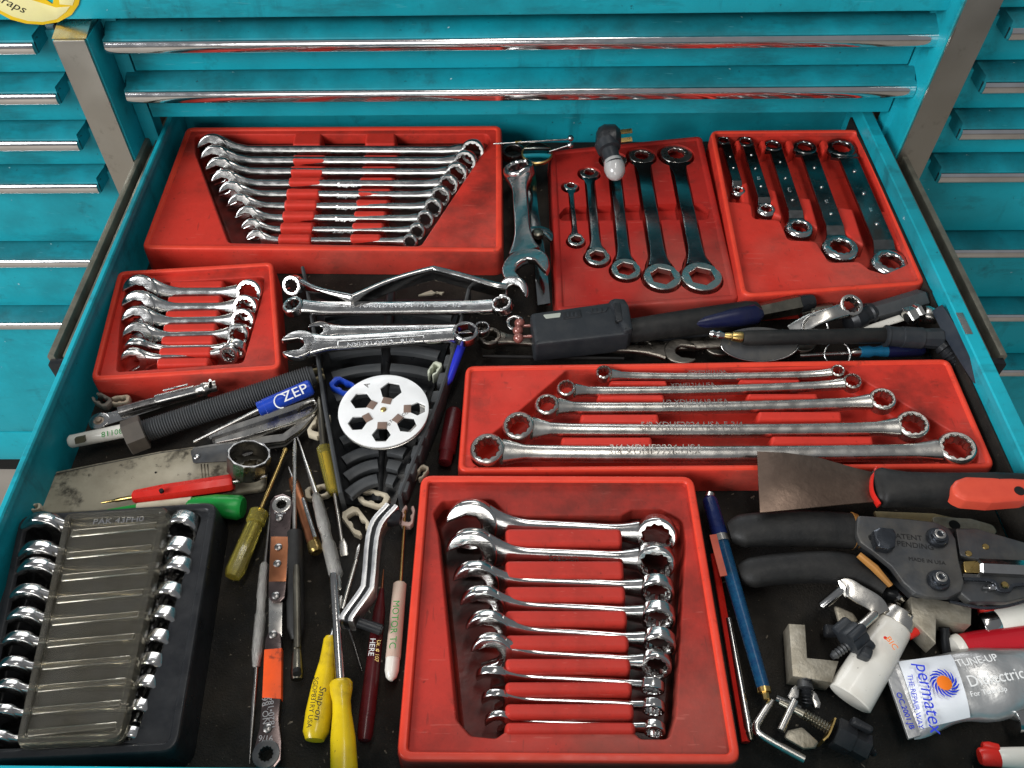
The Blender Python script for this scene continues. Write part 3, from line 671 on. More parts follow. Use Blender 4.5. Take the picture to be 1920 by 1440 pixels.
for qd in ([(1380, 262), (1388, 262), (1392, 275), (1382, 280)], [(1427, 262), (1436, 262), (1440, 275), (1430, 280)], [(1475, 262), (1487, 262), (1490, 275), (1480, 282)], [(1540, 262), (1552, 262), (1556, 275), (1545, 282)]):
    rib(td, qd, .0468, .031, RED, r=.0012)
dp = [((1356, 266), (1384, 361), 15, 14, 13), ((1397, 268), (1436, 396), 18, 18, 17), ((1448, 275), (1498, 430), 20, 27, 20), ((1508, 278), (1575, 467), 25, 35, 25), ((1577, 279), (1668, 495), 31, 36, 29)]
CFD = mat('smoked_chrome', (.22, .225, .225), .22, 1, (.12, .12, .11), 50, .7, .06, .05, 300, thr=.50)
for i, (a, b, ra, rb, sw) in enumerate(dp):
    z = .0450; A, B = P(*a, z-.001), P(*b, z-.0015)
    t = thing('ratchet_ring_wrench', names[i]+' riveted ratcheting ring wrench in the back right red tray', 'wrench', (A+B)/2-Vector((0, 0, .006)), 'five ratcheting ring wrenches')
    uu = U(*b, z); W = sw*uu*.66; L = (B-A).length; M = frame(B-A, (0, 0, 1), A); Ra, Rb = ra*U(*a, z)*.93, rb*uu*.95
    pr = [(Ra*.5, 0), (Ra*1.0, 0), (Ra*1.5, .0038), (L-Rb*1.6, .0038), (L-Rb*1.05, 0.0006), (L-Rb*.5, 0)]
    bm = BM(); rr = []
    for (x, zz), ww in zip(pr, (Ra*.82, Ra*.92, W, W, W*1.05, Rb*.78)):
        rr.append([M @ Vector(q) for q in ((x, -ww, zz-.0016), (x, -ww, zz+.0013), (x, -ww+.0004, zz+.0016), (x, ww-.0004, zz+.0016), (x, ww, zz+.0013), (x, ww, zz-.0016))])
    vr = loops(bm, rr); [bm.faces.new(r) for r in vr]; obj('strap', bm, CFD, t, smooth=8)
    for k, (x, R2, rm) in enumerate(((0, Ra, CFD), (L, Rb, CHROME))):
        bm = BM(); T = .0075 if k else .0055
        teeth = 36 if k else 40; ol = []
        for j in range(teeth*2): a_ = math.pi*j/teeth; r2 = R2*(1 if j % 2 else .955); ol.append((r2*math.cos(a_), r2*math.sin(a_)))
        Mk = M @ Matrix.Translation((x, 0, 0))
        prism(bm, ol if k else circ(R2, 40), [circ(R2*.66, 36)], [(.0006, -T/2), (0, -T/2+.0006), (0, T*.1), (.0004, T*.16)], Mk); obj('ring_end', bm, STEELD if k else CFD, t)
        bm = BM(); prism(bm, circ(R2*.99, 40), [star(R2*.60, 12)], [(.0001, T*.17), (0, T*.2), (.0010, T*.42), (.002, T*.5)], Mk, hs=.4); obj('ring_collar', bm, rm, t)
    for q in ((.26, .46, .72) if i else (.40, .62)):
        bm = BM(); c = M @ Vector((L*q, 0, .0054)); lathe(bm, c, c+Vector((0, 0, .0012)), [(0, W*.20+.0004), (.5, W*.18+.0004), (.85, W*.11+.0003), (1, .0002)], 14); obj('rivet', bm, CHROME, t)
    if i: text(['', '3/8', '7/16', '5/8', '3/4'][i], M @ Vector((L*.60, 0, .00552)), M.to_3x3() @ Vector((1, 0, 0)), (0, 0, 1), .004, STAMPL, t, 'stamped_lettering')

# ---- G: black tray with smoked cover, front left
tg = None
tg, _ = tray('black tray with a smoked clear cover at the front left holding ten wrenches', [(37, 965), (408, 940), (331, 1409), (-62, 1428)], .050, BLACKP,
     [[(54, 981), (380, 962), (322, 1150), (254, 1384), (210, 1394), (150, 1400), (-60, 1405), (-20, 1200)]], lip=.005, drop=.002, floor=.006, rad=.009, cfil=.006)
Lp = [(86, 998), (80, 1048), (75, 1080), (60, 1128), (52, 1170), (42, 1213), (32, 1258), (22, 1300), (12, 1345), (2, 1392)]
Rp = [(345, 990), (338, 1037), (337, 1073), (320, 1120), (310, 1164), (300, 1206), (289, 1248), (279, 1290), (266, 1333), (248, 1383)]
for i in range(10):
    q = 1-i*.045; z = .0430
    d = 'largest and rearmost' if i == 0 else 'smallest and frontmost' if i == 9 else ORD[i]+' from the back,'
    wrench(d+' edge-on wrench in the black tray under the smoked cover', P(*Lp[i], z-.001), ('open', .0155*q, .0138*q, R_(208), .0100*q), P(*Rp[i], z-.001), ('box', .0122*q, .0084*q, 12, .0125*q, 0.000, R_(5)),
           nrm(70, 2), .0042*q, .0030*q, CHROME, 'ten wrenches under the smoked cover')
cvr = thing('smoked_cover', 'smoked clear ribbed plastic cover lying over the wrenches of the black tray', 'cover', P(170, 1180, .05))
zc = .0555; cpx = [(122, 962), (314, 950), (226, 1386), (28, 1396)]
bm = BM(); cs = ccw([tuple(P(x, y, zc)[:2]) for x, y in cpx])
prof = [(-.001, .0495), (0, zc-.001), (.0006, zc), (.0035, zc), (.0042, zc-.0006), (.0048, zc-.0028)]
vr = loops(bm, [[Vector((x, y, z)) for x, y in fillet(offset(cs, d), max(.001, .005-d), 4)] for d, z in prof])
v2 = loops(bm, [[Vector((x, y, z)) for x, y in fillet(offset(cs, d), max(.0006, .005-d), 4)] for d, z in ((.0048, zc-.0040), (.0014, zc-.0040-.0001), (.0014, .0495), (-.001, .0495))])
fillrings(bm, [vr[-1]]); fillrings(bm, [v2[0]]); obj('cover_shell', bm, ACET, cvr, smooth=30)
for i in range(10):
    f = (i+.62)/10.1; yl = 975+f*410; 
    a = Vector((134, 968)).lerp(Vector((42, 1388)), f); b = Vector((302, 960)).lerp(Vector((218, 1378)), f)
    bm = BM(); rbm = plate(bm, [(a.x+6, a.y-1), (b.x-4, b.y-8+f*3), (b.x-6, b.y+4), (a.x+4, a.y+11)], zc-.0006, .0020, .0004); obj('cover_rib', bm, ACET, cvr)
text('PAK 43PH0', P(222, 976, zc-.0026), P(285, 981, zc)-P(160, 989, zc), (0, 0, 1), .0058, STAMPL, cvr, 'moulded_lettering', sx=1.2)
# ================================================================ loose tools
def Q(x, y, z): return (x, y, z)
def lab(*a): return a
def rods(name, label, cat, specs, group=None):
    """thing made of lathed parts: specs = (part name, a, b, profile, material[, kw])"""
    a = specs[0][1]; b = specs[-1][2]; c = (P(a[0], a[1], FL)+P(b[0], b[1], FL))/2
    t = thing(name, label, cat, c, group)
    for s in specs:
        bm = BM(); kw = s[5] if len(s) > 5 else {}
        sm = kw.pop('smooth', 38); rod(bm, s[1], s[2], s[3], **kw); obj(s[0], bm, s[4], t, smooth=sm)
    return t
def mid(a, b, t): return tuple(a[i]*(1-t)+b[i]*t for i in range(3))
def seg(a, b, t0, t1): return mid(a, b, t0), mid(a, b, t1)

# ---- loose wrenches left of centre (lying on the black wrench rack)
z = .052
t = thing('obstruction_wrench', 'zigzag bent chrome obstruction wrench standing on edge behind the flat loose wrenches', 'wrench', P(750, 545, .04))
path = [(566, 532, .056), (600, 549, .057), (655, 562, .058), (668, 562, .058), (735, 534, .058), (805, 514, .058), (822, 514, .058), (870, 526, .057), (925, 541, .056), (948, 544, .055)]
pts = curve([P(*q) for q in path], 5); up = [Vector((0, -.15, 1))]*len(pts)
bm = BM(); sweep(bm, pts, lerpsecs([(.0022, .0050), (.0024, .0070), (.0024, .0080), (.0026, .0082), (.0028, .0080), (.0034, .0066)], len(pts)), Vector((0, -.15, 1)), 16, 4); obj('shaft', bm, CHROME, t, smooth=50)
M = frame(P(925, 542, .056)-P(870, 526, .057), (0, -.75, .6), P(962, 545, .054))
bm = BM(); prism(bm, jaw_outline(.0125, .0118, R_(-40)), (), dome(.0075), M); obj('open_jaw', bm, CHROME, t, wn=True)
M = frame((1, -.3, 0), (0, -.8, .6), P(550, 535, .053))
bm = BM(); prism(bm, circ(.0085, 36), [star(.0058, 12)], None, M, z0=-.004, z1=.004, bev=.0008); obj('ring_end', bm, CHROME, t, wn=True)
def ringw(label, a, ra, b, rb, sw, T=.009, **k):
    return wrench(label, P(*a), ra, P(*b), rb, (0, 0, 1), sw*U(*a)*.5, .0030, k.pop('m', CHROME), 'loose wrenches piled left of centre', **k)
u = U(700, 580, z)
ringw('straight chrome double ring wrench stamped forged in USA, below the zigzag wrench', (552, 579, .056), ('box', 20*u, 13.5*u, 12, .008, .002, R_(-12)), (941, 577, .056), ('box', 20*u, 14*u, 12, .008, .002, R_(12)), 29, name='double_ring_wrench', ee=5,
      stamp=('9/16  FORGED IN USA  -TH- 0560  1/2', .52, 1), ssize=.0058, stampm=STAMPL)
ringw('slim chrome combination wrench half hidden behind the engraved wrench', (600, 622, .049), ('open', 23*u, 20*u, R_(190), .006), (904, 619, .049), ('box', 15*u, 10.5*u, 12, .007, .001), 23, name='combination_wrench', ee=5,
      stamp=('DROP FORGED USA PRECISION', .55, 1), ssize=.0044, stampm=STAMPL)
tw = ringw('chrome combination wrench with a raised name panel, frontmost of the loose pile', (562, 648, .0585), ('open', 33*u, 27*u, R_(186), .0065), (873, 628, .0585), ('box', 24*u, 17*u, 6, .009, .001), 33, name='combination_wrench', ee=5)
a, b = P(632, 645, .0635), P(795, 633, .0635); M = frame(b-a, (0, 0, 1), a); L = (b-a).length
bm = BM(); prism(bm, [(0, -.0042), (L, -.0036), (L, .0038), (0, .0046)], [[(.0009, -.0034), (L-.0009, -.0028), (L-.0009, .003), (.0009, .0038)]], None, M, z0=-.0022, z1=-.00135, bev=.0001); obj('name_panel_rim', bm, CHROME, tw)
text('9/16   CRAFTSMAN', (a+b)/2-Vector((0, 0, .0018)), a-b, (0, 0, 1), .0062, STAMPL, tw, 'raised_lettering', depth=.0003)
text('9/16', P(558, 650, .0625)+Vector((.008, 0, 0)), (0, -1, 0), (0, 0, 1), .0050, STAMP, tw, 'stamped_lettering')

# ---- black fan shaped wrench rack with the painted spoke disc on it
rk = thing('wrench_rack', 'black plastic fan shaped wrench rack with curved ribs under the loose wrenches and white disc', 'tool rack', P(715, 760))
for nm_, pth in (('side_wall', [(572, 520), (582, 570), (596, 660), (612, 770), (628, 860), (643, 942)]), ('side_wall', [(880, 560), (868, 610), (850, 680), (822, 770), (790, 850), (752, 945)])):
    pts = curve([P(x, y, .038) for x, y in pth], 6)
    bm = BM(); sweep(bm, pts, [(.0016, .013)]*len(pts), (0, 0, 1), 12, 6); obj(nm_, bm, BLACKM, rk, smooth=45)
bm = BM(); plate(bm, [(590, 560), (870, 560), (740, 950), (640, 945)], FL+.004, .003, .0006); obj('base_plate', bm, BLACKP, rk)
for k in range(9):      # stepped teeth along the right wall
    y = 640+k*34; x = 862-(y-640)*.36-6
    bm = BM(); plate(bm, [(x-8, y-10), (x+12, y-12), (x+6, y+10), (x-14, y+12)], .050, .012, .0015, fil=.002); obj('tooth', bm, BLACKM, rk)
yrow = [588, 625, 663, 700, 740, 782, 818, 852, 880, 908]
for k, y in enumerate(yrow):
    f = (y-560)/380; xa = 594+f*54+10; xb = 872-f*128-14; xc = 728-f*12
    zr = .040 if k else .036
    for s0, s1 in ((xa, xc-9), (xc+9, xb)):
        c = []
        for j in range(7):
            x = s0+(s1-s0)*j/6; w_ = (x-xc)/(xb-xa)*2; c.append((x, y-8+w_*w_*14))
        pts = [P(x, yy, zr) for x, yy in c]
        bm = BM(); sweep(bm, pts, [(.0042, .0030)]*7, (0, 0, 1), 12, 5); obj('curved_rib', bm, BLACKM, rk, smooth=45)
bm = BM(); rod(bm, (733, 540, .030), (706, 940, .030), 9, flat=.5); obj('centre_channel', bm, BLACKP, rk)
zd = .056; ds = thing('gauge_disc', 'white painted round steel gauge disc with six hexagonal holes on the black rack', 'disc', P(720, 772, zd-.003))
C = P(719, 768, zd); Rd = 85*U(719, 768, zd)
hol = [(733, 732, 21), (783, 766, 16), (763, 796, 19), (715, 815, 18), (670, 793, 18), (677, 751, 20)]
hs = []
for x, y, r in hol:
    h = P(x, y, zd); rr = r*U(x, y, zd); a0 = math.atan2(h.y-C.y, h.x-C.x); hs.append([(h.x+rr*math.cos(a0+math.pi*i/3+.52), h.y+rr*math.sin(a0+math.pi*i/3+.52)) for i in range(6)])
bm = BM(); prism(bm, [(C.x+x, C.y+y) for x, y in circ(Rd, 72)], hs, z0=zd-.0016, z1=zd, bev=.0003); obj('disc_plate', bm, DISC, ds)
bm = BM(); prism(bm, [(C.x+x, C.y+y-.0012) for x, y in circ(Rd*.985, 72)], [[(C.x+x, C.y+y) for x, y in circ(Rd*.80, 48)]], z0=zd-.0036, z1=zd-.0021, bev=.0003); obj('lower_disc', bm, SATIN, ds)
for x, y, r in hol:
    h = P(x, y, zd); d = (C-h).normalized(); q = h+d*r*1.25*U(x, y, zd); M = frame(d, (0, 0, 1), q)
    bm = BM(); prism(bm, [(-.0030, -.0034), (.0024, -.0034), (.0024, .0034), (-.0030, .0034)], (), None, M, z0=-.0010, z1=.0006, bev=.0003); obj('brown_tab', bm, mat('brown_tab', (.20, .13, .10), .5, 0, rvar=.05), ds)
bm = BM(); lathe(bm, C-Vector((0, 0, .0005)), C+Vector((0, 0, .0010)), [(0, .0022), (.6, .0022), (1, .0016)], 16); obj('centre_rivet', bm, BRASS, ds)
bm = BM(); prism(bm, [(P(793, 822, zd).x, P(793, 822, zd).y)]*0 or [(C.x+x, C.y+y) for x, y in circ(.002, 6)], (), z0=zd-.004, z1=zd-.0017, bev=.0003); obj('spacer', bm, STEELD, ds)
text('0.040', P(722, 797, zd+.0001), (1, .2, 0), (0, 0, 1), .0035, STAMP, ds); text('A', P(688, 722, zd+.0001), (.3, 1, 0), (0, 0, 1), .006, STAMP, ds)
text('TOOL CO', P(748, 782, zd+.0001), (1, .7, 0), (0, 0, 1), .0034, STAMP, ds)

# ---- plastic trim clips
def clip(label, cx, cy, z, sx, ang, m, name='trim_clip', T=.006, group='loose plastic clips'):
    o = [(-1, -.55), (-.55, -.9), (.7, -.9), (1, -.55), (1, .55), (.7, .9), (-.6, .9), (-1, .6), (-.95, .35), (-.7, .30), (-.45, .55), (-.2, .60), (-.05, .42), (.15, .42), (.3, .58), (.55, .55), (.62, .3), (.62, -.3), (.5, -.55), (.25, -.58), (.1, -.42), (-.1, -.42), (-.25, -.6), (-.5, -.55), (-.7, -.28), (-.95, -.3)]
    k = sx*U(cx, cy, z); M = Matrix.Translation(P(cx, cy, z)) @ Matrix.Rotation(R_(ang), 4, 'Z')
    bm = BM(); prism(bm, [(x*k, y*k*.62) for x, y in o], (), None, M, z0=-T, z1=0, bev=.0006)
    return solo(name, label, 'clip', bm, m, group, smooth=40)
clip('ivory open clip just below the ribs of the black rack, right of the upright screwdriver', 701, 932, .034, 29, -18, IVORY)
clip('ivory open clip beside the bent ratchet handle', 668, 976, .034, 32, 128, IVORY)
clip('ivory clip half hidden beneath the knurled scriber', 596, 920, .030, 24, 195, IVORY)
clip('ivory hooked clip against the left wall of the black rack', 598, 795, .040, 27, 250, IVORY)
clip('tan clip at the upper end of the ribbed black tube', 583, 702, .046, 24, 200, mat('tan_plastic', (.36, .31, .18), .42, 0, (.16, .13, .07), 60, .6, .08, thr=.55))
clip('blue trim clip left of the white disc', 643, 722, .048, 26, 150, BLUE)
clip('pale green square clip above the right edge of the white disc', 815, 690, .050, 17, 65, mat('pale_plastic', (.58, .60, .48), .36, 0, (.36, .36, .26), 60, .6, .08, thr=.6), T=.010)
clip('pale clip touching the top left corner of the front centre red tray', 790, 884, .040, 16, 60, IVORY)
clip('pink white clip in the gap beside the front centre red tray', 764, 966, .036, 22, 265, mat('pink_white', (.70, .52, .46), .38, 0, (.45, .30, .26), 60, .5, .08, thr=.6))
clip('tiny yellowed end piece by the black tray, next to the left drawer wall', 62, 950, .040, 13, 10, IVORY)
clip('tan bracket in front of the small red tray', 225, 748, .034, 17, 8, IVORY)
clip('grey rubber scrap in the corner left of the tan bracket', 190, 748, .036, 20, 330, mat('grey_rubber', (.16, .15, .13), .6, 0, (.30, .27, .22), 60, .6, .08))
bm = BM(); prism(bm, [(0, 0), (.012, .001), (.016, .004), (.020, .001), (.022, .004), (.014, .0035), (.011, .006), (.006, .0035)], (), None, Matrix.Translation(P(784, 553, .032)), z0=-.002, z1=0, bev=.0003)
solo('broken_clip', 'small broken grey clip on the rack under the zigzag wrench', 'clip', bm, IVORY)

# ---- left side tools
rods('pen_light', 'chrome pen light with a pocket clip in front of the small red tray', 'pen light', [
    ('grey_barrel', (222, 771, .040), (300, 750, .042), [(0, 6), (.02, 9), (1, 9)], STEELD),
    ('chrome_barrel', (292, 751, .043), (368, 732, .044), [(0, 9), (.02, 11.5), (.98, 12), (1, 10)], CHROME),
    ('switch_cap', (366, 733, .044), (408, 722, .045), [(0, 10), (.3, 11), (.35, 12.5), (.55, 12.5), (.6, 11), (.97, 11), (1, 6)], SATIN),
    ('pocket_clip', (306, 732, .052), (352, 721, .052), 1.8, CHROME), ('switch_lever', (394, 724, .048), (394, 713, .060), [(0, 5), (1, 2.5)], CHROME)])
t = thing('ratchet_spanner', 'polished ring spanner with a brown square drive, under the pen light', 'wrench', P(200, 790))
bm = BM(); M = frame(P(300, 760, .036)-P(185, 792, .036), (0, 0, 1), P(187, 791, .036)); u = U(187, 791, .036)
prism(bm, circ(19*u, 36), [circ(9*u, 20)], None, M, z0=-.004, z1=.002, bev=.0008); obj('ring_end', bm, CHROME, t, wn=True)
bm = BM(); prism(bm, [(0.004, -15*u), (60*u, -13*u), (140*u, -9*u), (200*u, -9*u), (200*u, 9*u), (140*u, 9*u), (60*u, 13*u), (.004, 15*u)], (), None, M, z0=-.004, z1=.0015, bev=.0008); obj('handle', bm, CHROME, t, wn=True)
bm = BM(); prism(bm, circ(9.5*u, 20), (), None, M, z0=-.006, z1=.0015, bev=.0004); prism(bm, circ(6*u, 6), (), None, M, z0=.0015, z1=.0035, bev=.0004); obj('drive_hub', bm, mat('rusty_hub', (.28, .20, .14), .5, .6, (.5, .45, .38), 120, .6), t)
a, b = (262, 812, .040), (590, 703, .046)
prof = [(0, 19)]
for k in range(70): q = .015+k/70*.97; prof += [(q, 21.5), (q+.007, 19.2)]
rods('ribbed_tube', 'thick black ribbed tube tool with a hexagonal collar lying diagonally on the left', 'tube tool', [
    ('ribbed_sleeve', a, b, prof+[(1, 17)], BLACKM, dict(seg=28, smooth=20)),
    ('hexagonal_collar', (236, 822, .040), (272, 808, .040), [(0, 31), (.05, 34), (.95, 34), (1, 31)], mat('dull_collar', (.10, .085, .07), .6, .3, (.05, .045, .04), 60, .6), dict(seg=6, smooth=20))])
t = rods('cream_marker', 'cream plastic marker with green print sticking out of the hexagonal collar', 'marker', [
    ('barrel', (128, 829, .036), (240, 806, .038), [(0, 6), (.01, 9), (.05, 12.5), (1, 13.5)], WHITEP), ('dark_window', (142, 826, .041), (160, 822, .0415), [(0, 9), (1, 9)], mat('olive_dark', (.06, .055, .03), .5), dict(seg=4, flat=.6))])
text('81108', P(210, 812, .0440), P(240, 806, .04)-P(180, 818, .04), (0, -.2, 1), .0062, INKG, t)
t = rods('blue_screwdriver', 'pocket screwdriver with a blue printed handle lying across the ribbed tube', 'screwdriver', [
    ('blade', (362, 829, .034), (492, 764, .052), [(0, 1), (.02, 3.5), (.1, 3.2), (1, 3.2)], SATIN), ('handle', (484, 768, .052), (585, 725, .056), [(0, 10), (.01, 14), (.12, 14), (.13, 15), (.9, 15.5), (.97, 15), (1, 12)], BLUE)])
text('ZEP', P(553, 737, .0630), P(585, 725, .056)-P(500, 761, .056), (0, -.35, 1), .0108, WHITE, t, sx=1.1)
bm = BM(); c = [P(527+math.cos(k/10*4.2+.9)*13, 752-math.sin(k/10*4.2+.9)*13, .0622) for k in range(11)]; sweep(bm, c, [(.0005, .0002)]*11, (0, 0, 1), 6); obj('printed_swoosh', bm, WHITE, t)
# feeler gauges
def strip(bm, pts, w, th, up=(0, 0, 1)):
    return sweep(bm, pts, [(w/2, th/2)]*len(pts), up, 8, 12)
t = thing('feeler_gauge', 'fanned steel feeler gauge under the blue screwdriver', 'feeler gauge', P(480, 800))
for k, (a, b) in enumerate([((392, 818, .030), (590, 752, .036)), ((398, 826, .032), (585, 764, .038)), ((404, 830, .034), (574, 776, .040)), ((384, 812, .028), (560, 742, .034))]):
    bm = BM(); strip(bm, [P(*a), P(*mid(a, b, .5)), P(*b)], .0058-.0004*k, .0005, (0, -.25, 1)); obj('steel_leaf', bm, STEELD if k % 2 else SATIN, t)
pts = curve([P(*q) for q in [(556, 770, .042), (575, 758, .044), (592, 756, .045), (593, 768, .045), (580, 780, .044), (545, 796, .042), (470, 820, .038), (408, 834, .034)]], 6)
bm = BM(); sweep(bm, pts, [(.0004, .0030)]*len(pts), (0, 0, 1), 8, 6); obj('case_band', bm, SATIN, t, smooth=50)
rods_ = [('390', 388, 816)]
text('.018 .45', P(402, 815, .0345), P(480, 790, .03)-P(400, 815, .03), (0, -.2, 1), .0040, STAMPL, t)
t = thing('feeler_gauge', 'closed feeler gauge with a bent tip and round rivet beside the scalloped socket ring', 'feeler gauge', P(480, 840))
for k in range(5):
    zz = .030+k*.0012
    bm = BM(); pts = [P(362, 858-k*3, zz), P(420, 848-k*3, zz+.0005), P(484, 836-k*2.5, zz+.001), P(532, 828-k*2, zz+.003), P(560, 806-k*1.5, zz+.006), P(584, 780-k*1.5, zz+.009)]
    strip(bm, pts, .0085 if k < 1 else .0062, .0006, (0, -.15, 1)); obj('steel_leaf', bm, [GUN, STEELD, SATIN, STEELD, SATIN][k], t)
bm = BM(); plate(bm, [(356, 842), (470, 826), (476, 850), (430, 864), (362, 868)], .0372, .0012, .0003, fil=.003); obj('case_plate', bm, GUN, t)
bm = BM(); c = P(369, 857, .0372); lathe(bm, c, c+Vector((0, 0, .0018)), [(0, .0024), (.5, .0022), (1, .0010)], 16); obj('rivet', bm, CHROME, t)
# 12 point ring socket
u = U(466, 852, .050); c = P(467, 850, .050); M = Matrix.Translation(c) @ Matrix.Rotation(R_(-16), 4, 'X') @ Matrix.Rotation(R_(12), 4, 'Y')
ol = []
for i in range(96): a_ = 2*math.pi*i/96; r = 41*u*(1-.055*abs(math.sin(6*a_))); ol.append((r*math.cos(a_), r*math.sin(a_)))
bm = BM(); prism(bm, ol, [circ(35*u, 48)], [(.0004, -.014), (0, -.0135), (0, -.0004), (.0005, 0)], M, hs=.6)
t = thing('ring_socket', 'scalloped steel ring socket standing on the end of the stained pouch', 'socket', P(466, 858, .034))
obj('scalloped_ring', bm, STEELD, t, smooth=30)
bm = BM(); prism(bm, circ(36*u, 40), [star(22*u, 12, 9*u, 0)], None, M, z0=-.016, z1=-.012, bev=.0004); obj('drive_plate', bm, GREASY, t)
# pouch
bm = BM(); plate(bm, [(102, 884), (180, 868), (300, 845), (365, 836), (440, 850), (500, 880), (496, 915), (300, 945), (180, 958), (80, 962), (74, 950), (88, 905)], .0285, .0060, .0014, fil=.004)
t = thing('vinyl_pouch', 'stained grey vinyl pouch lying flat beneath the red pocket screwdriver', 'pouch', P(280, 900)); obj('pouch_body', bm, VINYL, t, smooth=50)
pts = [P(x, y, .0288) for x, y in [(92, 905), (106, 888), (182, 872), (300, 849), (364, 840)]]
bm = BM(); sweep(bm, pts, [(.0003, .0002)]*len(pts), (0, 0, 1), 6); obj('stitched_seam', bm, GUN, t)
bm = BM(); c = P(292, 886, .0286); lathe(bm, c-Vector((0, 0, .001)), c+Vector((0, 0, .0003)), [(0, .0008), (1, .0008)], 10); obj('punched_hole', bm, DARK, t)
for k, x in enumerate((376, 382, 388)):
    bm = BM(); sweep(bm, [P(x, 870, .0288), P(x+4, 905, .0288)], [(.0003, .0002)]*2, (0, 0, 1), 6); obj('crease', bm, ZINC, t)
t = rods('pocket_screwdriver', 'red hexagonal handled pocket screwdriver lying on the stained pouch', 'screwdriver', [
    ('tip', (190, 943, .034), (256, 931, .036), [(0, 1.2), (.05, 2), (.4, 3), (.42, 4), (1, 4.5)], BRASS),
    ('handle', (250, 932, .036), (438, 905, .037), [(0, 10), (.02, 13), (.3, 16), (.97, 17), (1, 14)], REDS, dict(seg=8, smooth=30)),
    ('blade', (438, 904, .038), (500, 893, .038), [(0, 5), (.1, 4), (.95, 4), (1, 2)], SATIN)])
bm = BM(); c = P(302, 919, .0448); lathe(bm, c-Vector((0, 0, .002)), c, [(0, .0016), (1, .0016)], 12); obj('handle_hole', bm, DARK, t)
rods('green_screwdriver', 'green handled screwdriver behind the black tray', 'screwdriver', [
    ('tip', (196, 962, .036), (262, 951, .036), [(0, 2), (.1, 6), (1, 7)], GREEN), ('cream_sleeve', (258, 951, .036), (360, 940, .037), [(0, 8), (1, 9)], IVORY),
    ('handle', (352, 944, .036), (456, 952, .036), [(0, 10), (.12, 14), (.5, 22), (.93, 24), (1, 19)], GREEN, dict(seg=8, e=3) if 0 else dict(seg=10))])

# ---- middle tools
t = rods('clear_handle_screwdriver', 'small screwdriver with a clear yellow fluted handle beside the green handle', 'screwdriver', [
    ('blade', (536, 842, .036), (486, 962, .036), [(0, 5), (.03, 5), (.06, 3.6), (1, 4)], BRASS),
    ('ferrule', (487, 958, .036), (478, 982, .036), [(0, 15), (.1, 18), (.9, 18), (1, 14)], YCLEAR),
    ('handle', (480, 978, .036), (436, 1082, .036), [(0, 13), (.1, 16), (.9, 18), (1, 14)], YCLEAR, dict(seg=10, smooth=25)), ('core', (480, 980, .036), (448, 1052, .036), [(0, 5), (1, 5)], SATIN)])
t = rods('knurled_scriber', 'long thin knurled steel scriber left of the riveted ratchet wrench', 'scriber', [
    ('tip', (508, 948, .034), (497, 1062, .034), [(0, 3), (1, 4)], STEELD), ('grip', (496, 1055, .034), (481, 1252, .034), [(0, 5), (.03, 9), (.35, 10.5), (.38, 9), (.5, 9), (.52, 11), (.88, 11), (1, 7)], mat('knurled_steel', (.42, .40, .37), .36, 1, (.18, .17, .16), 60, .6, .1, .9, 1500)),
    ('needle', (481, 1252, .034), (468, 1432, .032), [(0, 5), (.6, 4.5), (1, 1)], STEELD)])
# flat riveted ratchet wrench
t = thing('riveted_ratchet_wrench', 'long flat riveted ratchet wrench wrapped with orange paint near its lower ring', 'wrench', P(512, 1180))
zf = .040; u = U(510, 1180, zf)
bm = BM(); plate(bm, [(506, 940), (514, 930), (530, 925), (545, 932), (549, 945), (546, 970), (540, 1060), (534, 1120), (526, 1128), (510, 1128), (503, 1118), (506, 1000)], zf, .005, .0007, holes=[[(528+15*math.cos(k), 946+13*math.sin(k)) for k in [j*math.pi/12 for j in range(24)]]], fil=.001); obj('upper_strap', bm, mat('plum_steel', (.22, .17, .16), .25, 1, (.08, .06, .06), 50, .6, .08), t)
bm = BM(); plate(bm, [(508, 1006), (541, 1006), (536, 1090), (504, 1090)], zf+.0003, .001, .0001); obj('copper_patch', bm, COPPER, t)
for (cx, cy, r1, r2) in ((528, 946, 18, 10), (499, 1414, 26, 14)):
    bm = BM(); c = P(cx, cy, zf); u2 = U(cx, cy, zf); prism(bm, [(c.x+x, c.y+y) for x, y in circ(r1*u2, 36)], [[(c.x+x, c.y+y) for x, y in star(r2*u2, 12)]], z0=zf-.006, z1=zf+.0008, bev=.0006); obj('ratchet_ring', bm, GUN if cy > 1000 else SATIN, t)
bm = BM(); plate(bm, [(504, 1110), (530, 1112), (528, 1205), (503, 1205)], zf-.002, .003, .0005); obj('middle_strap', bm, SATIN, t)
bm = BM(); plate(bm, [(497, 1200), (502, 1186), (514, 1179), (526, 1188), (528, 1205), (527, 1300), (523, 1350), (528, 1390), (527, 1425), (515, 1440), (492, 1442), (477, 1430), (474, 1412), (486, 1365), (492, 1300)], zf+.0003, .006, .0008, holes=[[(499+18*math.cos(k), 1412+16*math.sin(k)) for k in [j*math.pi/12 for j in range(24)]]], fil=.001); obj('lower_strap', bm, MATS['plum_steel'], t)
bm = BM(); plate(bm, [(495, 1217), (528, 1214), (527, 1310), (491, 1308)], zf+.0009, .0062, .0008); obj('orange_band', bm, ORANGE, t)
for x, y in ((524, 971), (522, 1026), (520, 1057), (517, 1117), (512, 1190), (502, 1366)):
    bm = BM(); c = P(x, y, zf+.0002); lathe(bm, c, c+Vector((0, 0, .0016)), [(0, .0028), (.5, .0025), (1, .0010)], 16); obj('rivet', bm, STEELD, t)
text('NO. R6', P(498, 1332, zf+.0005), P(497, 1300, zf)-P(499, 1350, zf), (0, 0, 1), .0050, STAMPL, t); text('1820\u20221842', P(509, 1332, zf+.0005), P(509, 1300, zf)-P(511, 1350, zf), (0, 0, 1), .0050, STAMPL, t)
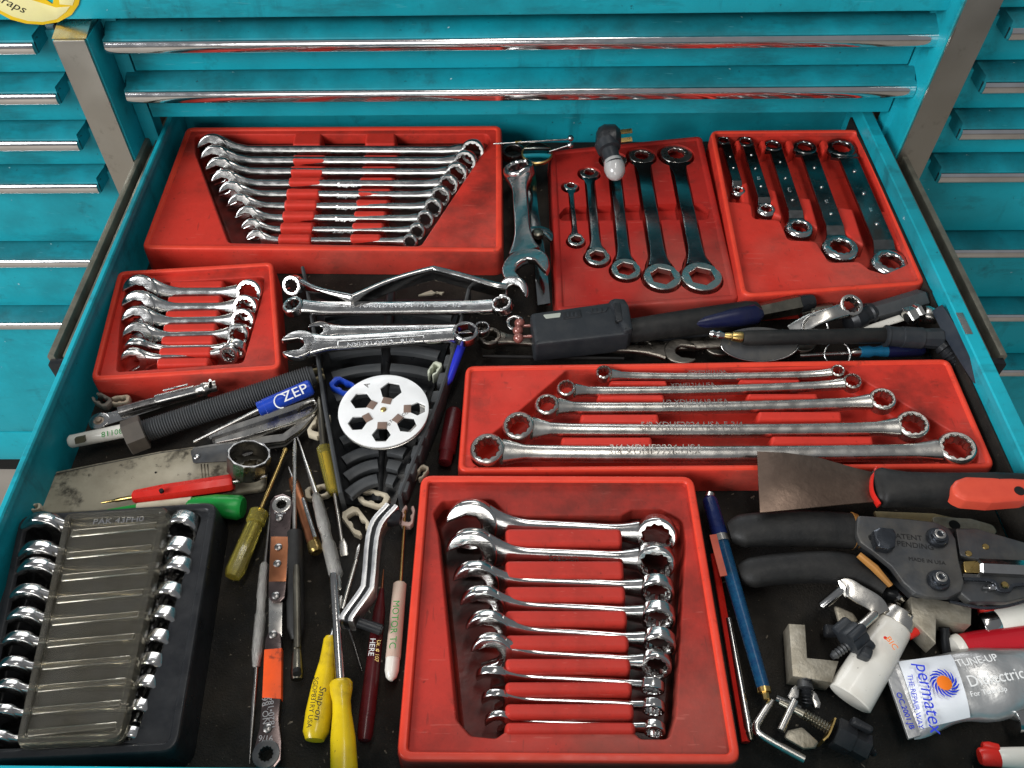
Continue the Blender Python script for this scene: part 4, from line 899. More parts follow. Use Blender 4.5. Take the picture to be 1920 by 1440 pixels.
text('9/16', P(498, 1385, zf+.0005), (1, 0, 0), (0, 0, 1), .0048, STAMPL, t); text('\u20223/4\u2022', P(525, 962, zf+.0002), (1, 0, 0), (0, 0, 1), .0042, STAMPL, t)
rods('black_sleeve_pick', 'thin steel pick with a black rubber sleeve and open nozzle tip', 'pick', [
    ('steel_rod', (553, 822, .040), (552, 1005, .038), [(0, 1.5), (.1, 4), (1, 4.2)], SATIN),
    ('rubber_sleeve', (552, 998, .036), (555, 1200, .034), [(0, 15), (.02, 17), (.9, 16), (1, 9)], BLACKR), ('shank', (556, 1060, .041), (558, 1215, .038), [(0, 5), (.1, 7), (1, 7)], GREASY), ('nozzle', (557, 1205, .036), (557, 1276, .034), [(0, 7), (.5, 11), (.8, 12.5), (.97, 11), (1, 8)], GREASY),
    ('nozzle_mouth', (557, 1256, .0385), (557, 1264, .0395), [(0, 8), (1, 8)], DARK)])
rods('scribing_pick', 'silver tapered pick with a knurled grip leaning on the long yellow screwdriver', 'pick', [
    ('needle', (558, 820, .038), (594, 930, .042), [(0, 1.2), (.5, 3.5), (1, 5.5)], SATIN),
    ('grip', (592, 926, .042), (632, 1085, .046), [(0, 6), (.04, 9), (.1, 10.5), (.14, 11), (.42, 12.5), (.48, 10), (.58, 10.5), (.62, 13), (.96, 13), (1, 8)], MATS['knurled_steel']),
    ('end_cap', (630, 1078, .046), (634, 1104, .046), [(0, 10), (1, 7)], SATIN)])
rods('brass_penlight', 'worn brass coloured pen with a pocket clip between the pick and the sleeve', 'pen', [
    ('tip', (541, 876, .034), (550, 900, .035), [(0, 1.5), (1, 5)], STEELD), ('barrel', (549, 898, .036), (590, 1022, .037), [(0, 8), (.1, 10.5), (.97, 12)], COPPER), ('clip', (568, 935, .045), (591, 1008, .046), [(0, 3.5), (1, 4)], CHROME), ('end_cap', (588, 1018, .037), (594, 1036, .037), [(0, 13), (.8, 14), (1, 10)], BRASS)])
t = rods('long_yellow_screwdriver', 'long chrome shank screwdriver with a yellow handle reaching the drawer front', 'screwdriver', [
    ('shank', (625, 1075, .052), (639, 1290, .044), [(0, 6), (.05, 8.5), (1, 8.5)], CHROME),
    ('handle', (639, 1277, .043), (646, 1462, .043), [(0, 19), (.03, 22.5), (.1, 22), (.22, 17.5), (.34, 18), (.6, 23.5), (.9, 25), (1, 20)], YELLOW, dict(seg=28, flat=.9))])
t = rods('yellow_screwdriver', 'yellow handled screwdriver with small printed lettering lying left of the long one', 'screwdriver', [
    ('handle', (621, 1194, .036), (590, 1388, .036), [(0, 11), (.03, 14), (.1, 14), (.25, 15), (.5, 22), (.75, 25), (.93, 24), (1, 17)], YELLOW, dict(seg=28, flat=.85)), ('shank', (622, 1196, .037), (640, 1120, .030), [(0, 5), (1, 5)], SATIN)])
text('Snap-on', P(600, 1318, .0465), P(586, 1345, .04)-P(596, 1290, .04), (0, -.15, 1), .0060, INKK, t, shear=.2); text('SGDP831RY USA', P(586, 1316, .0462), P(582, 1345, .04)-P(590, 1290, .04), (0, -.15, 1), .0040, INKK, t)
rods('clear_stub_screwdriver', 'upright small screwdriver with a yellow clear handle left of the black rack wall', 'screwdriver', [
    ('shank_top', (598, 745, .042), (607, 842, .040), [(0, 3), (.1, 7), (.5, 7), (.9, 7), (1, 7)], GREASY), ('handle', (606, 836, .038), (628, 926, .037), [(0, 10), (.05, 14), (.9, 14), (1, 9)], YCLEAR, dict(seg=12, smooth=25)), ('handle_core', (610, 850, .038), (626, 920, .037), [(0, 5), (1, 5)], YELLOW),
    ('blade', (627, 922, .037), (641, 1015, .032), [(0, 4), (1, 3.5)], SATIN), ('blade_tip', (641, 1010, .032), (646, 1042, .030), [(0, 4), (.4, 8), (1, 7)], SATIN, dict(flat=.2))])
rods('small_probe', 'thin pointed steel probe beside the bent ratchet handle', 'probe', [
    ('point', (674, 1020, .034), (667, 1052, .034), [(0, .8), (.3, 4.5), (1, 4)], SATIN), ('rod', (668, 1050, .034), (642, 1142, .032), [(0, 4.5), (1, 4.5)], SATIN)])
rods('steel_needle', 'thin steel needle on the liner under the bent ratchet handle', 'needle', [('needle', (655, 1180, .026), (679, 1258, .026), [(0, 3), (.6, 2.5), (1, .8)], STEELD)])
t = thing('offset_ratchet_handle', 'bent chrome and black double edged ratchet handle with a round drive stud', 'ratchet', P(690, 1080))
path = [(737, 956), (704, 1000), (693, 1095), (688, 1115), (656, 1160), (652, 1172)]
for nm_, dx, w_, m_, zt in (('chrome_rail', -8, .0018, RAILC, .0075), ('chrome_rail', 8, .0018, RAILC, .0075), ('black_core', 0, .0026, BLACKP, .0060)):
    pts = curve([P(x+dx, y+abs(dx)*.2*(1 if dx > 0 else -1), .044) for x, y in path], 5)
    bm = BM(); sweep(bm, pts, [(w_, zt)]*len(pts), (0, 0, 1), 12, 6); obj(nm_, bm, m_, t, smooth=45)
for a, b, r in (((672, 1166, .044), (717, 1182, .042), [(0, 11), (.1, 10), (.95, 10.5), (.96, 8), (1, 8)]), ((728, 968, .044), (752, 972, .044), [(0, 20), (.5, 18), (1, 12)])):
    bm = BM(); rod(bm, a, b, r); obj('drive_stud', bm, BLACKP, t)
t = rods('maroon_pen', 'dark maroon pen with white and gold lettering pointing at the drawer front', 'pen', [
    ('tip', (719, 1068, .032), (716, 1108, .032), [(0, 1), (1, 3)], COPPER), ('barrel', (716, 1104, .034), (688, 1345, .034), [(0, 4), (.2, 12), (1, 15)], MAROON), ('end_cap', (688, 1342, .034), (683, 1392, .034), [(0, 15.5), (.7, 15), (.93, 12), (1, 7)], MAROON)])
text('HERE', P(697, 1213, .0405), P(694, 1232, .04)-P(699, 1195, .04), (0, -.1, 1), .0048, WHITE, t); text('Lic. # 107', P(708, 1220, .0400), P(703, 1250, .04)-P(710, 1195, .04), (.2, -.1, 1), .0034, BRASS, t)
t = rods('valve_marker', 'white and pink capped marker pen with a gold wire against the front centre tray', 'marker', [
    ('wire', (760, 950, .034), (751, 1098, .036), [(0, 2.6), (1, 3)], BRASS), ('barrel', (750, 1093, .036), (737, 1235, .036), [(0, 10), (.02, 13), (1, 14)], mat('pale_pink', (.55, .33, .27), .4, 0, (.50, .46, .36), 30, .9, .08, thr=.5)),
    ('white_cap', (737, 1230, .036), (733, 1276, .036), [(0, 13.5), (.6, 13.5), (.88, 10), (1, 4)], WHITEP)])
text('MOTOR TC', P(739, 1170, .0442), P(734, 1215, .04)-P(742, 1125, .04), (-.1, -.1, 1), .0060, INKG, t)
rods('dark_red_tube', 'dark red translucent tube in the shadow between the rack and the long red tray', 'tube', [('tube', (852, 770, .032), (834, 868, .032), [(0, 13), (.05, 16), (.8, 16), (.82, 13), (1, 12)], MAROON)])
rods('blue_marker', 'blue pen leaning against the upper right wall of the black rack', 'pen', [('barrel', (868, 642, .050), (838, 720, .046), [(0, 6), (.05, 8), (.9, 8), (1, 4)], mat('royal_blue', (.02, .03, .50), .35))])
# ---- between the back trays
z = .048
t = thing('inspection_mirror', 'round inspection mirror on a thin double jointed rod behind the loose large wrench', 'mirror', P(1007, 285))
for a, b, r in (((925, 270, .058), (1066, 261, .060), [(0, 2), (1, 1.6)]), ((1066, 273, .060), (1030, 284, .056), [(0, 1.6), (1, 1.6)])):
    bm = BM(); rod(bm, a, b, r, seg=12); obj('rod', bm, CHROME, t)
bm = BM(); rod(bm, (966, 267, .0585), (978, 266, .0585), [(0, 3), (1, 3)], seg=12); obj('rod_joint', bm, BRASS, t)
for x, y in ((1070, 259), (1069, 272)):
    bm = BM(); bmesh.ops.create_icosphere(bm, subdivisions=3, radius=.0030, matrix=Matrix.Translation(P(x, y, .060))); obj('ball_joint', bm, CHROME, t, smooth=80)
M = frame((1, 0, 0), (.12, -.10, 1), P(1007, 287, .054)); u = U(1007, 287, .054)
bm = BM(); prism(bm, circ(29*u, 48), (), [(.001, -.003), (0, -.0022), (0, 0), (.0008, .0006)], M); obj('mirror_frame', bm, BRASS, t)
bm = BM(); prism(bm, circ(26.5*u, 48), (), None, M, z0=.0002, z1=.0009, bev=.0002); obj('mirror_glass', bm, mat('mirror', (.72, .76, .74), .03, 1, rvar=0), t)
wrench('large chrome combination wrench standing between the two back red trays', P(973, 322, .054), ('box', .0142, .0098, 12, .013, 0, R_(-14)), P(985, 502, .052), ('open', .0205, .0185, R_(205), .0085), (-.28, -.12, 1), .0066, .0042, CHROME, name='large_combination_wrench', ee=7)
t = thing('strap_wrench_bar', 'flat teal reflecting steel bar with a bolted round plate under the large loose wrench', 'bar tool', P(1012, 430))
bm = BM(); plate(bm, [(986, 318), (1004, 312), (1010, 400), (1018, 440), (1026, 500), (1032, 568), (1008, 572), (1000, 480), (990, 400)], .040, .003, .0005); obj('bar', bm, CFLAT, t)
c = P(1008, 442, .043); u = U(1008, 442, .043)
bm = BM(); prism(bm, jaw_outline(.0135, .012, R_(-60)), (), None, Matrix.Translation(c), z0=-.002, z1=.0005, bev=.0004); obj('round_plate', bm, CFLAT, t)
bm = BM(); lathe(bm, c, c+Vector((0, 0, .0052)), [(0, .0052), (.8, .0050), (1, .0036)], 20); obj('bolt_head', bm, GREASY, t)
bm = BM(); M = Matrix.Translation(P(962, 284, .040)); prism(bm, circ(.0115, 36), [circ(.0082, 24)], None, M, z0=-.006, z1=.002, bev=.0008)
solo('steel_ring', 'dark steel ring lying behind the large loose wrench', 'ring', bm, STEELD)
t = rods('plug_lamp', 'black plug-in lamp with a frosted bulb and two prongs on the dull red tray', 'lamp', [
    ('plug_body', (1118, 262, .072), (1163, 262, .072), [(0, 14), (.08, 22), (.3, 28), (.75, 28), (.95, 20), (1, 14)], BLACKP),
    ('lamp_neck', (1138, 268, .072), (1152, 312, .064), [(0, 24), (.3, 22), (.34, 16), (.85, 15), (.9, 18), (1, 18)], GREYP),
    ('bulb', (1148, 296, .066), (1157, 336, .060), [(0, 13), (.2, 18), (.5, 20), (.75, 17.5), (.9, 12), (1, 4)], mat('frosted_bulb', (.62, .60, .58), .14, 0, rvar=0, coat=1, trans=.35))])
for y, z_ in ((248, .074), (264, .070)):
    bm = BM(); strip(bm, [P(1158, y, z_), P(1185, y-3, z_)], .0045, .0012, (0, -.5, 1)); obj('prong', bm, BRASS, t)

# ---- utility light, torque handle and bars right of centre
t = thing('utility_light', 'charcoal plastic utility light with reddish glass bulbs at its left end', 'lighter', P(1085, 605))
zt = .056
def slab(px, zt, th, m, nm, par, bev=.0015, fil=.002):
    bm = BM(); plate(bm, px, zt, th, bev, fil=fil); return obj(nm, bm, m, par, smooth=40, wn=True)
slab([(994, 586), (1160, 563), (1178, 570), (1187, 618), (1180, 626), (1002, 646)], zt, .022, GREYP, 'body', t, .003, .003)
slab([(1140, 562), (1152, 557), (1172, 558), (1180, 570), (1188, 616), (1170, 622), (1160, 600)], zt+.003, .012, GREYP, 'end_block', t, .003, .003)
slab([(1150, 568), (1163, 566), (1168, 600), (1156, 603)], zt+.0035, .002, BLACKP, 'hinge_roller', t, .0007)
slab([(1018, 590), (1052, 586), (1050, 594), (1024, 597)], zt+.0005, .001, mat('pale_patch', (.42, .44, .38), .4), 'pale_patch', t, .0002, .0008)  # thin pale patch on top of the body
slab([(1054, 584), (1088, 579), (1091, 594), (1056, 598)], zt+.0006, .001, BLACKP, 'switch_plate', t, .0004, .001)
for k in range(3): slab([(1063+k*8, 585), (1067+k*8, 584.5), (1067+k*8, 593), (1063+k*8, 593.5)], zt+.0011, .001, GREYP, 'switch_ridge', t, .0002, .0002)
slab([(1098, 584), (1118, 574), (1142, 575), (1136, 584), (1108, 588)], zt+.0006, .001, GREYP, 'thumb_grip', t, .0004, .001)
for k in range(3): slab([(1109+k*9, 578), (1112+k*9, 577.6), (1112+k*9, 584), (1109+k*9, 584.5)], zt+.0010, .001, BLACKP, 'thumb_grip_slot', t, .0002, .0002)
bm = BM(); c = P(1157, 604, zt); lathe(bm, c-Vector((0, 0, .001)), c+Vector((0, 0, .0004)), [(0, .0017), (1, .0017)], 14); obj('eyelet', bm, DARK, t)
RG = mat('red_glass', (.30, .10, .08), .08, .2, rvar=0, coat=1)
for x, y in ((974, 606), (971, 620), (972, 634)):
    bm = BM(); bmesh.ops.create_icosphere(bm, subdivisions=3, radius=.0042, matrix=Matrix.Translation(P(x, y, .046))); obj('glass_bulb', bm, RG, t, smooth=80)
for y in (612, 632):
    bm = BM(); rod(bm, (975, y, .045), (1002, y-2, .045), 3, seg=10); obj('bulb_stem', bm, RG, t)
rods('blue_grip_breaker_bar', 'black breaker bar with a blue inlaid grip and hexagonal steel neck', 'breaker bar', [
    ('grip', (1172, 622, .044), (1424, 586, .046), [(0, 20), (.05, 23), (.4, 25), (.9, 26), (.98, 22), (1, 16)], BLACKR),
    ('blue_inlay', (1294, 608, .0500), (1428, 588, .0500), [(0, 3), (.2, 12), (.6, 18), (.9, 20), (1, 10)], NAVY),
    ('hexagonal_neck', (1420, 586, .045), (1498, 570, .045), [(0, 17), (.96, 20), (1, 17)], GREASY, dict(seg=6, smooth=20)),
    ('end_piece', (1496, 571, .045), (1523, 565, .045), [(0, 17), (.6, 16), (1, 14)], BLACKP)])
rods('hexagonal_bar', 'black hexagonal breaker bar with round collars in front of the back right tray', 'breaker bar', [
    ('coupling', (1590, 606, .044), (1632, 588, .044), [(0, 15), (.15, 24), (.5, 24), (.55, 20), (.8, 20), (.85, 23), (1, 22)], BLACKP),
    ('hexagonal_body', (1628, 590, .045), (1730, 562, .046), [(0, 19), (.97, 22), (1, 19)], BLACKM, dict(seg=6, smooth=20)), ('head', (1728, 562, .046), (1764, 550, .046), [(0, 14), (.3, 12), (.35, 17), (.8, 17), (1, 12)], BLACKP)])
t = thing('curved_ring_wrench', 'curved chrome ring wrench rising between the black bars', 'wrench', P(1540, 600))
u = U(1592, 575, .056); M = frame((1, .2, 0), (.1, -.35, 1), P(1594, 574, .056))
bm = BM(); prism(bm, circ(22*u, 40), [star(15.5*u, 12)], None, M, z0=-.005, z1=.003, bev=.0012); obj('ring_end', bm, SATIN, t, wn=True)
pts = curve([P(*q) for q in [(1582, 582, .055), (1555, 590, .056), (1520, 603, .051), (1485, 624, .042)]], 6)
bm = BM(); sweep(bm, pts, lerpsecs([(.0062, .0026), (.0058, .0026), (.0064, .0024), (.0068, .0022)], len(pts)), (0, -.2, 1), 14, 4); obj('shaft', bm, SATIN, t, smooth=50)
def torus(label, cx, cy, z, r, th, nrm_=(0, -.3, 1), m=CHROME, name='key_ring'):
    M = frame((1, 0, 0), nrm_, P(cx, cy, z)); u = U(cx, cy, z); pts = [M @ Vector((r*u*math.cos(2*math.pi*k/40), r*u*math.sin(2*math.pi*k/40), 0)) for k in range(40)]
    bm = BM(); rows = []
    for k in range(40):
        d = (pts[(k+1) % 40]-pts[k-1]).normalized(); Mk = frame(d, nrm_, pts[k]); rows.append([Mk @ Vector((0, th*math.cos(j*math.pi/4), th*math.sin(j*math.pi/4))) for j in range(8)])
    vs = [[bm.verts.new(c) for c in r_] for r_ in rows]
    for k in range(40):
        for j in range(8): bm.faces.new((vs[k][j], vs[(k+1) % 40][j], vs[(k+1) % 40][(j+1) % 8], vs[k][(j+1) % 8]))
    return solo(name, label, 'ring', bm, m, smooth=80)
torus('split steel ring standing behind the black extension bar', 1528, 615, .050, 24, .0009, (0, -.6, 1)); torus('steel ring between the black extension bar and the blue screwdriver', 1570, 664, .040, 24, .0008, (0, -.6, 1))
rods('extension_bar', 'long black sleeved extension bar with a socket on its right end', 'extension bar', [
    ('sleeve', (1392, 634, .050), (1662, 629, .050), [(0, 12), (.03, 14.5), (.98, 15), (1, 12)], BLACKR),
    ('threaded_tip', (1354, 629, .051), (1392, 632, .051), [(0, 5), (.3, 7), (.45, 7), (.5, 9), (.9, 11), (1, 10)], BRASS),
    ('universal_joint', (1330, 625, .052), (1358, 630, .051), [(0, 5), (.2, 8), (.45, 6), (.6, 9), (1, 6)], CHROME),
    ('socket', (1658, 630, .050), (1728, 634, .050), [(0, 17), (.02, 21), (.08, 21), (.1, 18.5), (.45, 18.5), (.47, 20), (1, 20)], GREYP),
    ('socket_end', (1727, 634, .050), (1766, 635, .050), [(0, 18), (.9, 20), (1, 17)], GREYP, dict(seg=8, smooth=20))])
bm = BM(); M = frame((1, 0, 0), (0, -.5, 1), P(1424, 645, .044)); u = U(1424, 645, .044)
prism(bm, circ(72*u, 56), (), [(.002, -.004), (.0004, -.003), (0, -.001), (.0004, 0)], M @ Matrix.Diagonal((1, .46, 1, 1)))
t = thing('round_lens', 'oval dark lens with a chrome rim under the extension bar', 'lens', P(1424, 655)); obj('lens_plate', bm, GUN, t)
pts = [M @ Vector((72*u*math.cos(k*math.pi/24), 34*u*math.sin(k*math.pi/24), 0)) for k in range(-23, 8)]
bm = BM(); sweep(bm, pts, [(.0008, .0010)]*len(pts), (0, -.5, 1), 8); obj('chrome_rim', bm, CHROME, t, smooth=60)
rods('blue_handle_screwdriver', 'small screwdriver with a clear blue and navy handle beside the long red tray', 'screwdriver', [
    ('shank', (1500, 667, .034), (1600, 662, .036), [(0, 3.5), (1, 3.8)], SATIN), ('ferrule', (1594, 662, .036), (1616, 660, .036), [(0, 6), (.3, 9), (1, 8)], SATIN),
    ('clear_collar', (1612, 660, .036), (1662, 658, .036), [(0, 10), (.3, 12), (.5, 9), (1, 12)], BLUET), ('handle', (1658, 658, .036), (1732, 656, .036), [(0, 11), (.1, 13), (.9, 13), (1, 9)], NAVY, dict(seg=10))])
for (a, b, r, nm_, lb, m_, sg) in [((1700, 596, .052), (1727, 582, .056), 17, 'chrome_socket', 'chrome hexagonal socket with its mouth facing left by the right wall', SATIN, 6), ((1730, 588, .048), (1778, 600, .046), 15, 'swivel_socket', 'two-ball swivel socket joint next to the chrome socket', SATIN, 24)]:
    t = rods(nm_, lb, 'socket', [('socket_body', a, b, [(0, r), (.1, r+2), (.5, r), (.55, r*.75), (.65, r*.8), (.75, r), (.95, r), (1, r*.6)], m_, dict(seg=sg))])
    if sg == 6: bm = BM(); rod(bm, (1698.5, 597, .052), (1700, 596.3, .0522), [(0, 9), (1, 9)], seg=12); obj('socket_mouth', bm, DARK, t)
rods('black_swivel_socket', 'ribbed black swivel socket at the rear right corner of the long red tray', 'socket', [('joint', (1764, 648, .048), (1780, 664, .046), [(0, 13), (.4, 15), (.5, 11), (.9, 14), (1, 12)], BLACKP), ('ribbed_body', (1779, 662, .046), (1798, 686, .042), [(0, 14), (.15, 17), (.25, 13), (.4, 17), (.5, 13), (.65, 17), (.75, 14), (1, 15)], BLACKP)])
rods('black_socket', 'black impact socket in the back corner beside the right drawer wall', 'socket', [('socket_body', (1738, 562, .040), (1772, 546, .040), [(0, 15), (.3, 16), (.4, 12), (.5, 16), (1, 15)], BLACKP)])
t = thing('pry_blade', 'dark blue black pry blade leaning on the right drawer wall', 'pry tool', P(1805, 650))
bm = BM(); sweep(bm, [P(1758, 578, .060), P(1786, 628, .059), P(1812, 672, .058), P(1834, 712, .056), P(1839, 724, .055)], [(.0045, .0012), (.0055, .0014), (.0050, .0014), (.0038, .0012), (.001, .0008)], (-.75, 0, .6), 12, 6); obj('blade', bm, mat('blue_black', (.016, .022, .035), .4, .2, (.05, .055, .06), 60, .5), t)
bm = BM(); lathe(bm, P(1784, 620, .040), P(1800, 660, .036), [(0, .004), (1, .004)], 12); obj('bar', bm, BLACKP, t)
rods('white_stick', 'flat white plastic stick under the extension bar socket', 'stick', [('stick', (1600, 625, .044), (1690, 596, .046), [(0, 6), (1, 8)], WHITEP, dict(flat=.3))])
DW = mat('dull_wrench_steel', (.30, .27, .23), .34, 1, (.12, .105, .09), 40, .7, .1, .2, 300, thr=.5)
wrench('long dark combination wrench running from the rack to the round lens', P(918, 636, .036), ('box', .0095, .0062, 12, .008, .001), P(1275, 662, .036), ('open', .0135, .0115, R_(176), .006), (0, 0, 1), .0040, .0024, DW, 'dull wrenches behind the long red tray', name='combination_wrench', ee=5)
wrench('dark wrench partly hidden beneath the utility light and lens', P(1120, 622, .030), ('box', .0075, .005, 12, .006, 0), P(1345, 648, .032), ('open', .0120, .010, R_(170), .005), (0, 0, 1), .0040, .0020, DW, 'dull wrenches behind the long red tray', name='combination_wrench', ee=5)
torus('small thick chrome ring left of the utility light', 966, 606, .040, 14, .0018, (0, -.2, 1), name='steel_ring')

# ---- right front: pens beside the tray
t = rods('blue_patterned_pen', 'long blue patterned pen with a brass tip right of the front centre tray', 'pen', [
    ('cap', (1329, 932, .040), (1352, 1012, .040), [(0, 8), (.04, 12), (.1, 14), (1, 15)], mat('deep_blue', (.004, .008, .045), .25, 0, (.006, .02, .10), 80, .6)),
    ('cap_band', (1350, 1006, .040), (1354, 1018, .040), [(0, 16), (1, 16)], SATIN),
    ('barrel', (1353, 1016, .040), (1432, 1292, .038), [(0, 14), (1, 11.5)], mat('pattern_blue', (.005, .035, .10), .28, 0, (.008, .075, .15), 320, .9, .05, thr=.5)),
    ('brass_collar', (1432, 1290, .038), (1434, 1299, .038), [(0, 13), (1, 12)], BRASS), ('brass_tip', (1434, 1298, .038), (1437, 1312, .038), [(0, 7), (1, 6)], BRASS, dict(seg=6, smooth=20)), ('top_button', (1332, 926, .040), (1330, 934, .040), [(0, 8), (1, 9)], SATIN)])
bm = BM(); strip(bm, [P(1337, 1003, .050), P(1345, 1035, .050), P(1357, 1080, .048)], .0046, .0012, (-.2, 0, 1)); obj('orange_clip', bm, mat('dull_orange', (.36, .060, .030), .4, 0, (.15, .03, .02), 90, .6), t)
rods('chrome_rod', 'thin chrome rod in the gap right of the front centre tray', 'rod', [('rod', (1366, 1160, .030), (1405, 1376, .030), [(0, 6), (.95, 8.5), (1, 6)], CHROME), ('rod_tip', (1405, 1374, .030), (1408, 1388, .030), [(0, 8), (1, 5)], GREASY)])
rods('red_pencil', 'red pencil wedged between the chrome rod and front centre tray', 'pencil', [('barrel', (1338, 1040, .028), (1398, 1392, .028), [(0, 7), (1, 8)], REDS, dict(seg=6, smooth=20))])
# putty knife
t = thing('putty_knife', 'wide putty knife with a black and red grip resting on the long red tray', 'putty knife', P(1660, 905, .05))
bm = BM(); zb = .0600
plate(bm, [(1420, 846), (1470, 848), (1530, 856), (1600, 876), (1648, 888), (1652, 940), (1600, 944), (1540, 950), (1425, 961), (1422, 905)], zb, .0012, .0003); obj('blade', bm, mat('blade_steel', (.19, .135, .105), .42, 1, (.09, .062, .048), 22, .85, .08, .15, 300, thr=.5), t)
pts = curve([P(*q) for q in [(1638, 913, .060), (1655, 914, .060), (1700, 918, .061), (1780, 920, .063), (1860, 920, .064), (1940, 918, .064)]], 6)
u = U(1700, 918, .06); sc = lerpsecs([(30*u, .004), (40*u, .0085), (31*u, .0110), (29*u, .0125), (30*u, .0125), (27*u, .010)], len(pts))
bm = BM(); sweep(bm, pts, sc, (0, 0, 1), 28, 2.6); obj('grip', bm, BLACKR, t, smooth=60)
pts = curve([P(*q) for q in [(1642, 880, .0605), (1634, 900, .0610), (1635, 925, .0610), (1648, 948, .0605)]], 6)
bm = BM(); sweep(bm, pts, [(.0010, .0030)]*len(pts), (0, 0, 1), 10); obj('red_collar', bm, REDS, t)
bm = BM(); pr = [(1782, 914), (1790, 900), (1810, 893), (1860, 893), (1925, 898), (1945, 905), (1945, 930), (1925, 938), (1860, 943), (1810, 939), (1790, 930)]
prism(bm, fillet(ccw([tuple(P(x, y, .0755)[:2]) for x, y in pr]), .006, 5), [], z0=.066, z1=.0766, prof=[(.0002, .066), (0, .0745), (.0008, .0757), (.0022, .0764), (.004, .0766)]); obj('red_inlay', bm, mat('coral_grip', (.66, .085, .045), .42, 0, (.48, .04, .025), 30, .7), t, smooth=60, wn=True)
bm = BM(); c = P(1912, 920, .0770); lathe(bm, c-Vector((0, 0, .003)), c+Vector((0, 0, .0001)), [(0, .0032), (1, .0032)], 20); obj('hanging_hole', bm, DARK, t)
# crimping pliers
t = thing('crimping_pliers', 'heavy black crimping pliers with padded handles and hex bolts at the right', 'pliers', P(1600, 1040))
hz = .044
def handle(path, rr, nm_, m_):
    pts = curve([P(*q) for q in path], 6); u = U(1500, 1030, .04); sc = lerpsecs([(a*u, b*u) for a, b in rr], len(pts))
    bm = BM(); sweep(bm, pts, sc, (0, 0, 1), 24, 2.3); return obj(nm_, bm, m_, t, smooth=60)
handle([(1368, 1000, .040), (1390, 996, .042), (1440, 992, .044), (1520, 991, .046), (1602, 996, .046)], [(20, 15), (32, 24), (33, 27), (34, 28), (35, 26)], 'rubber_handle', BLACKR)
handle([(1388, 1078, .036), (1410, 1074, .038), (1470, 1066, .040), (1560, 1064, .042), (1620, 1078, .042), (1660, 1100, .042)], [(18, 14), (28, 22), (28, 25), (30, 26), (30, 24), (26, 20)], 'rubber_handle', BLACKR)
OB = mat('amber_band', (.42, .19, .045), .42, 0, (.25, .12, .04), 50, .6)
handle([(1597, 995, .046), (1608, 996, .046)], [(36, 28), (33, 24)], 'amber_band', OB)
handle([(1650, 1088, .041), (1664, 1100, .041)], [(3, 3), (3, 3)], 'amber_band', OB)
pts = [P(1610, 1040, .055), P(1640, 1065, .054), P(1670, 1098, .050)]
bm = BM(); sweep(bm, pts, [(.0018, .0022), (.0022, .0026), (.0014, .0018)], (0, 0, 1), 10); obj('amber_edge', bm, OB, t)
zp = .0585
slab([(1608, 966), (1700, 972), (1752, 978), (1780, 990), (1792, 1010), (1798, 1050), (1808, 1090), (1804, 1108), (1780, 1120), (1740, 1119), (1716, 1112), (1694, 1092), (1672, 1062), (1640, 1036), (1612, 1016), (1606, 1000)], zp, .0045, GUN, 'head_plate', t, .0009, .003)
slab([(1616, 975), (1790, 990), (1830, 1000), (1810, 1118), (1720, 1116), (1620, 1020)], zp-.008, .010, BLACKP, 'inner_plate', t, .001, .003)
for x, y in ((1755, 1011), (1757, 1091)):
    c = P(x, y, zp); bm = BM(); lathe(bm, c, c+Vector((0, 0, .0065)), [(0, .0062), (.3, .0068), (.62, .0060), (.64, .0048), (.97, .0046), (1, .0038)], 24); obj('bolt', bm, mat('black_oxide', (.10, .11, .125), .26, .9, (.04, .04, .045), 90, .6), t)
    bm = BM(); prism(bm, circ(.0034, 24), [circ(.0022, 6)], None, Matrix.Translation(c+Vector((0, 0, .0064))), z0=0, z1=.0008, bev=.0002); obj('bolt_socket', bm, SATIN, t)
slab([(1637, 994), (1650, 987), (1676, 990), (1682, 1000), (1680, 1024), (1670, 1029), (1646, 1024), (1640, 1008)], zp+.007, .008, mat('black_oxide'), 'square_nut', t, .0016, .002)
slab([(1628, 1004), (1638, 1000), (1640, 1014), (1630, 1012)], zp+.0004, .0008, DARK, 'slot', t, .0001, .001)
slab([(1792, 990), (1830, 990), (1885, 1006), (1960, 1028), (1960, 1052), (1840, 1050), (1800, 1042)], zp-.003, .006, GUN, 'upper_jaw', t, .0008)
slab([(1806, 1074), (1850, 1078), (1900, 1082), (1960, 1076), (1960, 1110), (1890, 1128), (1820, 1128), (1800, 1112)], zp-.004, .006, GUN, 'lower_jaw', t, .0008)
slab([(1806, 1052), (1836, 1050), (1836, 1074), (1808, 1074)], zp-.005, .005, BRASS, 'brass_spacer', t, .0006)
bm = BM(); rod(bm, (1832, 1064, .056), (1960, 1070, .056), [(0, 13), (.03, 17), (1, 17)], seg=6); obj('hexagonal_bar', bm, CHROME, t, smooth=20)
for x, y in ((1848, 1025), (1816, 1038), (1884, 1096)):
    c = P(x, y, zp-.003); bm = BM(); lathe(bm, c, c+Vector((0, 0, .0006)), [(0, .0021), (1, .0018)], 16); obj('small_rivet', bm, BRASS, t)
pts = curve([P(x, y, zp-.001) for x, y in [(1806, 1086), (1850, 1088), (1866, 1094), (1872, 1106), (1890, 1108), (1900, 1098), (1940, 1096)]], 5)
bm = BM(); sweep(bm, pts, [(.0013, .0012)]*len(pts), (0, 0, 1), 8); obj('spring_wire', bm, mat('black_oxide'), t)
pts = curve([P(x, y, zp-.006) for x, y in [(1780, 1128), (1840, 1140), (1890, 1136), (1950, 1118)]], 5)
bm = BM(); sweep(bm, pts, [(.0010, .0010)]*len(pts), (0, 0, 1), 8); obj('spring_wire', bm, mat('black_oxide'), t)
